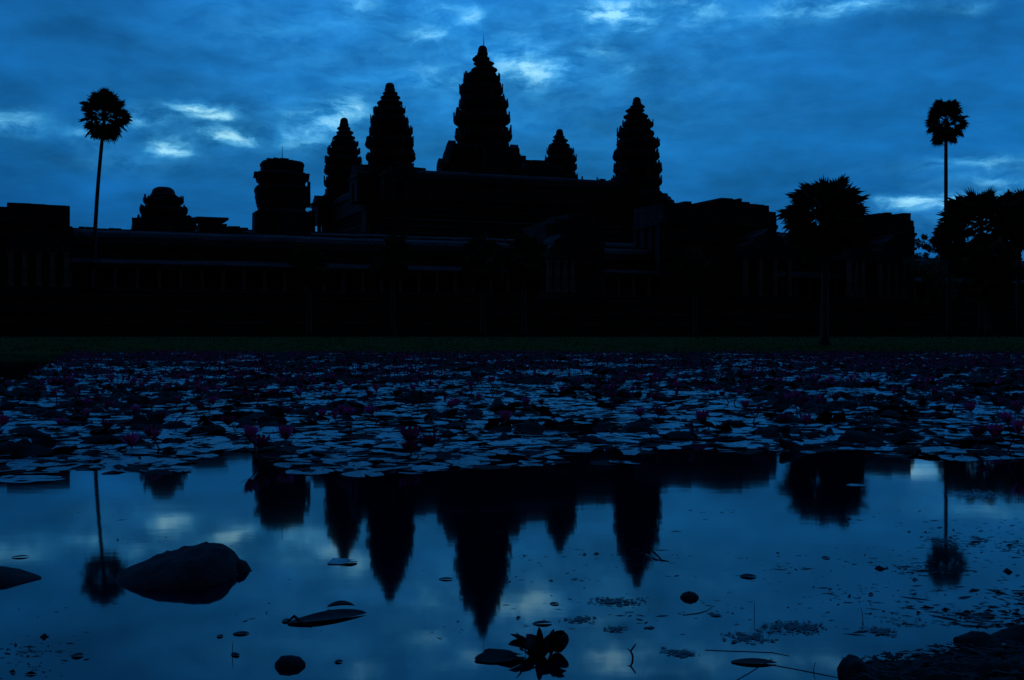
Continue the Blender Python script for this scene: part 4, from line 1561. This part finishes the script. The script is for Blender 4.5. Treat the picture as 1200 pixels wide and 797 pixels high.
def small_leaf(label, px, py, Lp, w, ang=0, lift=.006, name='fallen_leaf', group='fallen leaves adrift on the water'):
    c = on_water(px, py)
    s_ = c.y / F
    vs, fs = curled_leaf(Lp * s_, w * s_ * 2.2, lift, .3, 8, rnd.uniform(-.3, .3))
    m = MB(); m.add([(x - Lp * s_ / 2, y, z * .3 + .0015) for (x, y, z) in vs], fs)
    o = m.build(name, WILT, smooth=True)
    o.location = c
    o.rotation_euler = (0, 0, R(ang))
    return tag(o, label, 'leaf', group)


small_leaf('small dark leaf drifting above the rock cut by the frame edge', 24, 653, 20, 3, 15, .012)
small_leaf('long dark leaf blade floating near the muddy bank', 884, 777, 54, 6, -5, .012)
small_leaf('short dark leaf in front of the muddy weed mats', 1153, 723, 26, 5, 0, .01)
small_leaf('dark leaf floating alone beneath the shore palm reflection', 968, 654, 10, 3, 0, .006)
small_leaf('pale backed leaf drifting beyond the small round rock', 877, 676, 20, 5, 0, .008)
small_leaf('dark leaf lying over the central tower reflection edge', 523, 679, 18, 3, -10, .008)
small_leaf('dark leaf pointing at the thin weed mat above the wilted plant', 636, 731, 24, 4, 10, .012)
small_leaf('flat leaf floating beside the upright bare stem', 283, 743, 20, 4, 0, .004)
small_leaf('tiny dark leaf left of the flat leaf near the bare stem'.replace(' left of', ' next to'), 258, 746, 8, 3, 0, .004)
small_leaf('dark leaf with a bent tip alone in the lower open water', 91, 769, 14, 4, 10, .012)
small_leaf('leaf at the foot of the upright bare stem', 276, 768, 10, 4, 30, .006)
small_leaf('dark leaf floating just before the lumpy fist-sized rock', 397, 776, 10, 3, 0, .006)
small_leaf('small leaf touching the near side of the dead curled leaf', 335, 728, 9, 4, 0, .008)
small_leaf('dark leaf between the thin weed mat and the small round rock', 650, 708, 12, 3, 20, .006)

# loose bits too many to count: near the bank and scattered thinly elsewhere
q = np.random.default_rng(77)
bits = []


def bits_in(n, px0, px1, py0, py1, s0, s1, up_=.3, clump=0):
    cen = [(q.uniform(px0, px1), q.uniform(py0, py1)) for _ in range(max(1, clump))]
    for k in range(n):
        if clump and q.uniform() < .65:
            c = cen[q.integers(len(cen))]
            px, py = c[0] + q.normal(0, 16), c[1] + q.normal(0, 4)
        else:
            px, py = q.uniform(px0, px1), q.uniform(py0, py1)
        if py < 545 or (px > 980 and py > 735 + max(0, (1060 - px) * .35)):
            continue
        D = ground_D(py)
        x, y = (px - CX) / F * D, D
        r = q.uniform(s0, s1) * .75 * (1 if q.uniform() < .92 else 2.0)
        a = q.normal(0, .7)
        el_ = q.uniform(1.5, 6)
        hz = q.uniform(.0012, .003) if q.uniform() > up_ * .4 else q.uniform(.004, .012)
        ca, sa = math.cos(a), math.sin(a)
        t = [(-r * el_ * ca, -r * el_ * sa, .0012), (r * sa * .9, -r * ca * .9, .0012), (r * el_ * ca, r * el_ * sa, .0015), (-r * sa, r * ca, hz)]
        t = [(x + u, y + v, w) for (u, v, w) in t]
        bits.append([t[0], t[1], t[2]]); bits.append([t[0], t[2], t[3]])


bits_in(420, 1060, 1230, 625, 745, .004, .011, .25, 12)
bits_in(260, 1000, 1220, 705, 750, .004, .012, .3, 8)
bits_in(300, 850, 1100, 640, 740, .002, .006, .1, 10)
bits_in(170, 590, 860, 600, 745, .002, .007, .1, 12)
bits_in(60, 720, 775, 612, 665, .003, .008, .1, 3)
bits_in(70, 0, 560, 600, 795, .002, .006, .1, 12)
bits_in(80, 0, 90, 745, 797, .002, .006, .1, 4)
bits_in(90, 960, 1210, 595, 625, .003, .008, .1, 5)
tag(tri_soup('floating_debris', np.array(bits), DEBRIS), 'specks of leaf litter and debris floating on the open water', 'debris', kind='stuff')
# litter, clods and stubble over the muddy bank
lit = []
for k in range(1900):
    x = q.uniform(1.0, 2.5)
    y = near_shore(np.array(x)) + q.uniform(-1.0, .10)
    y = float(y)
    z0 = min(.16, max(0.0, float(near_shore(np.array(x))) - y) * .22) + .004
    r = q.uniform(.004, .016)
    a = q.uniform(0, 6.28)
    e = q.uniform(1, 3.5)
    hz = q.uniform(.0, .012)
    ca, sa = math.cos(a), math.sin(a)
    p = [(x - r * e * ca, y - r * e * sa, z0), (x + r * sa, y - r * ca, z0 + hz * .3), (x + r * e * ca, y + r * e * sa, z0 + hz), (x - r * sa, y + r * ca, z0 + hz * .6)]
    lit.append([p[0], p[1], p[2]]); lit.append([p[0], p[2], p[3]])
tag(tri_soup('bank_litter', np.array(lit), DEBRIS), 'dead leaves and stubble strewn over the muddy near bank', 'litter', kind='stuff')
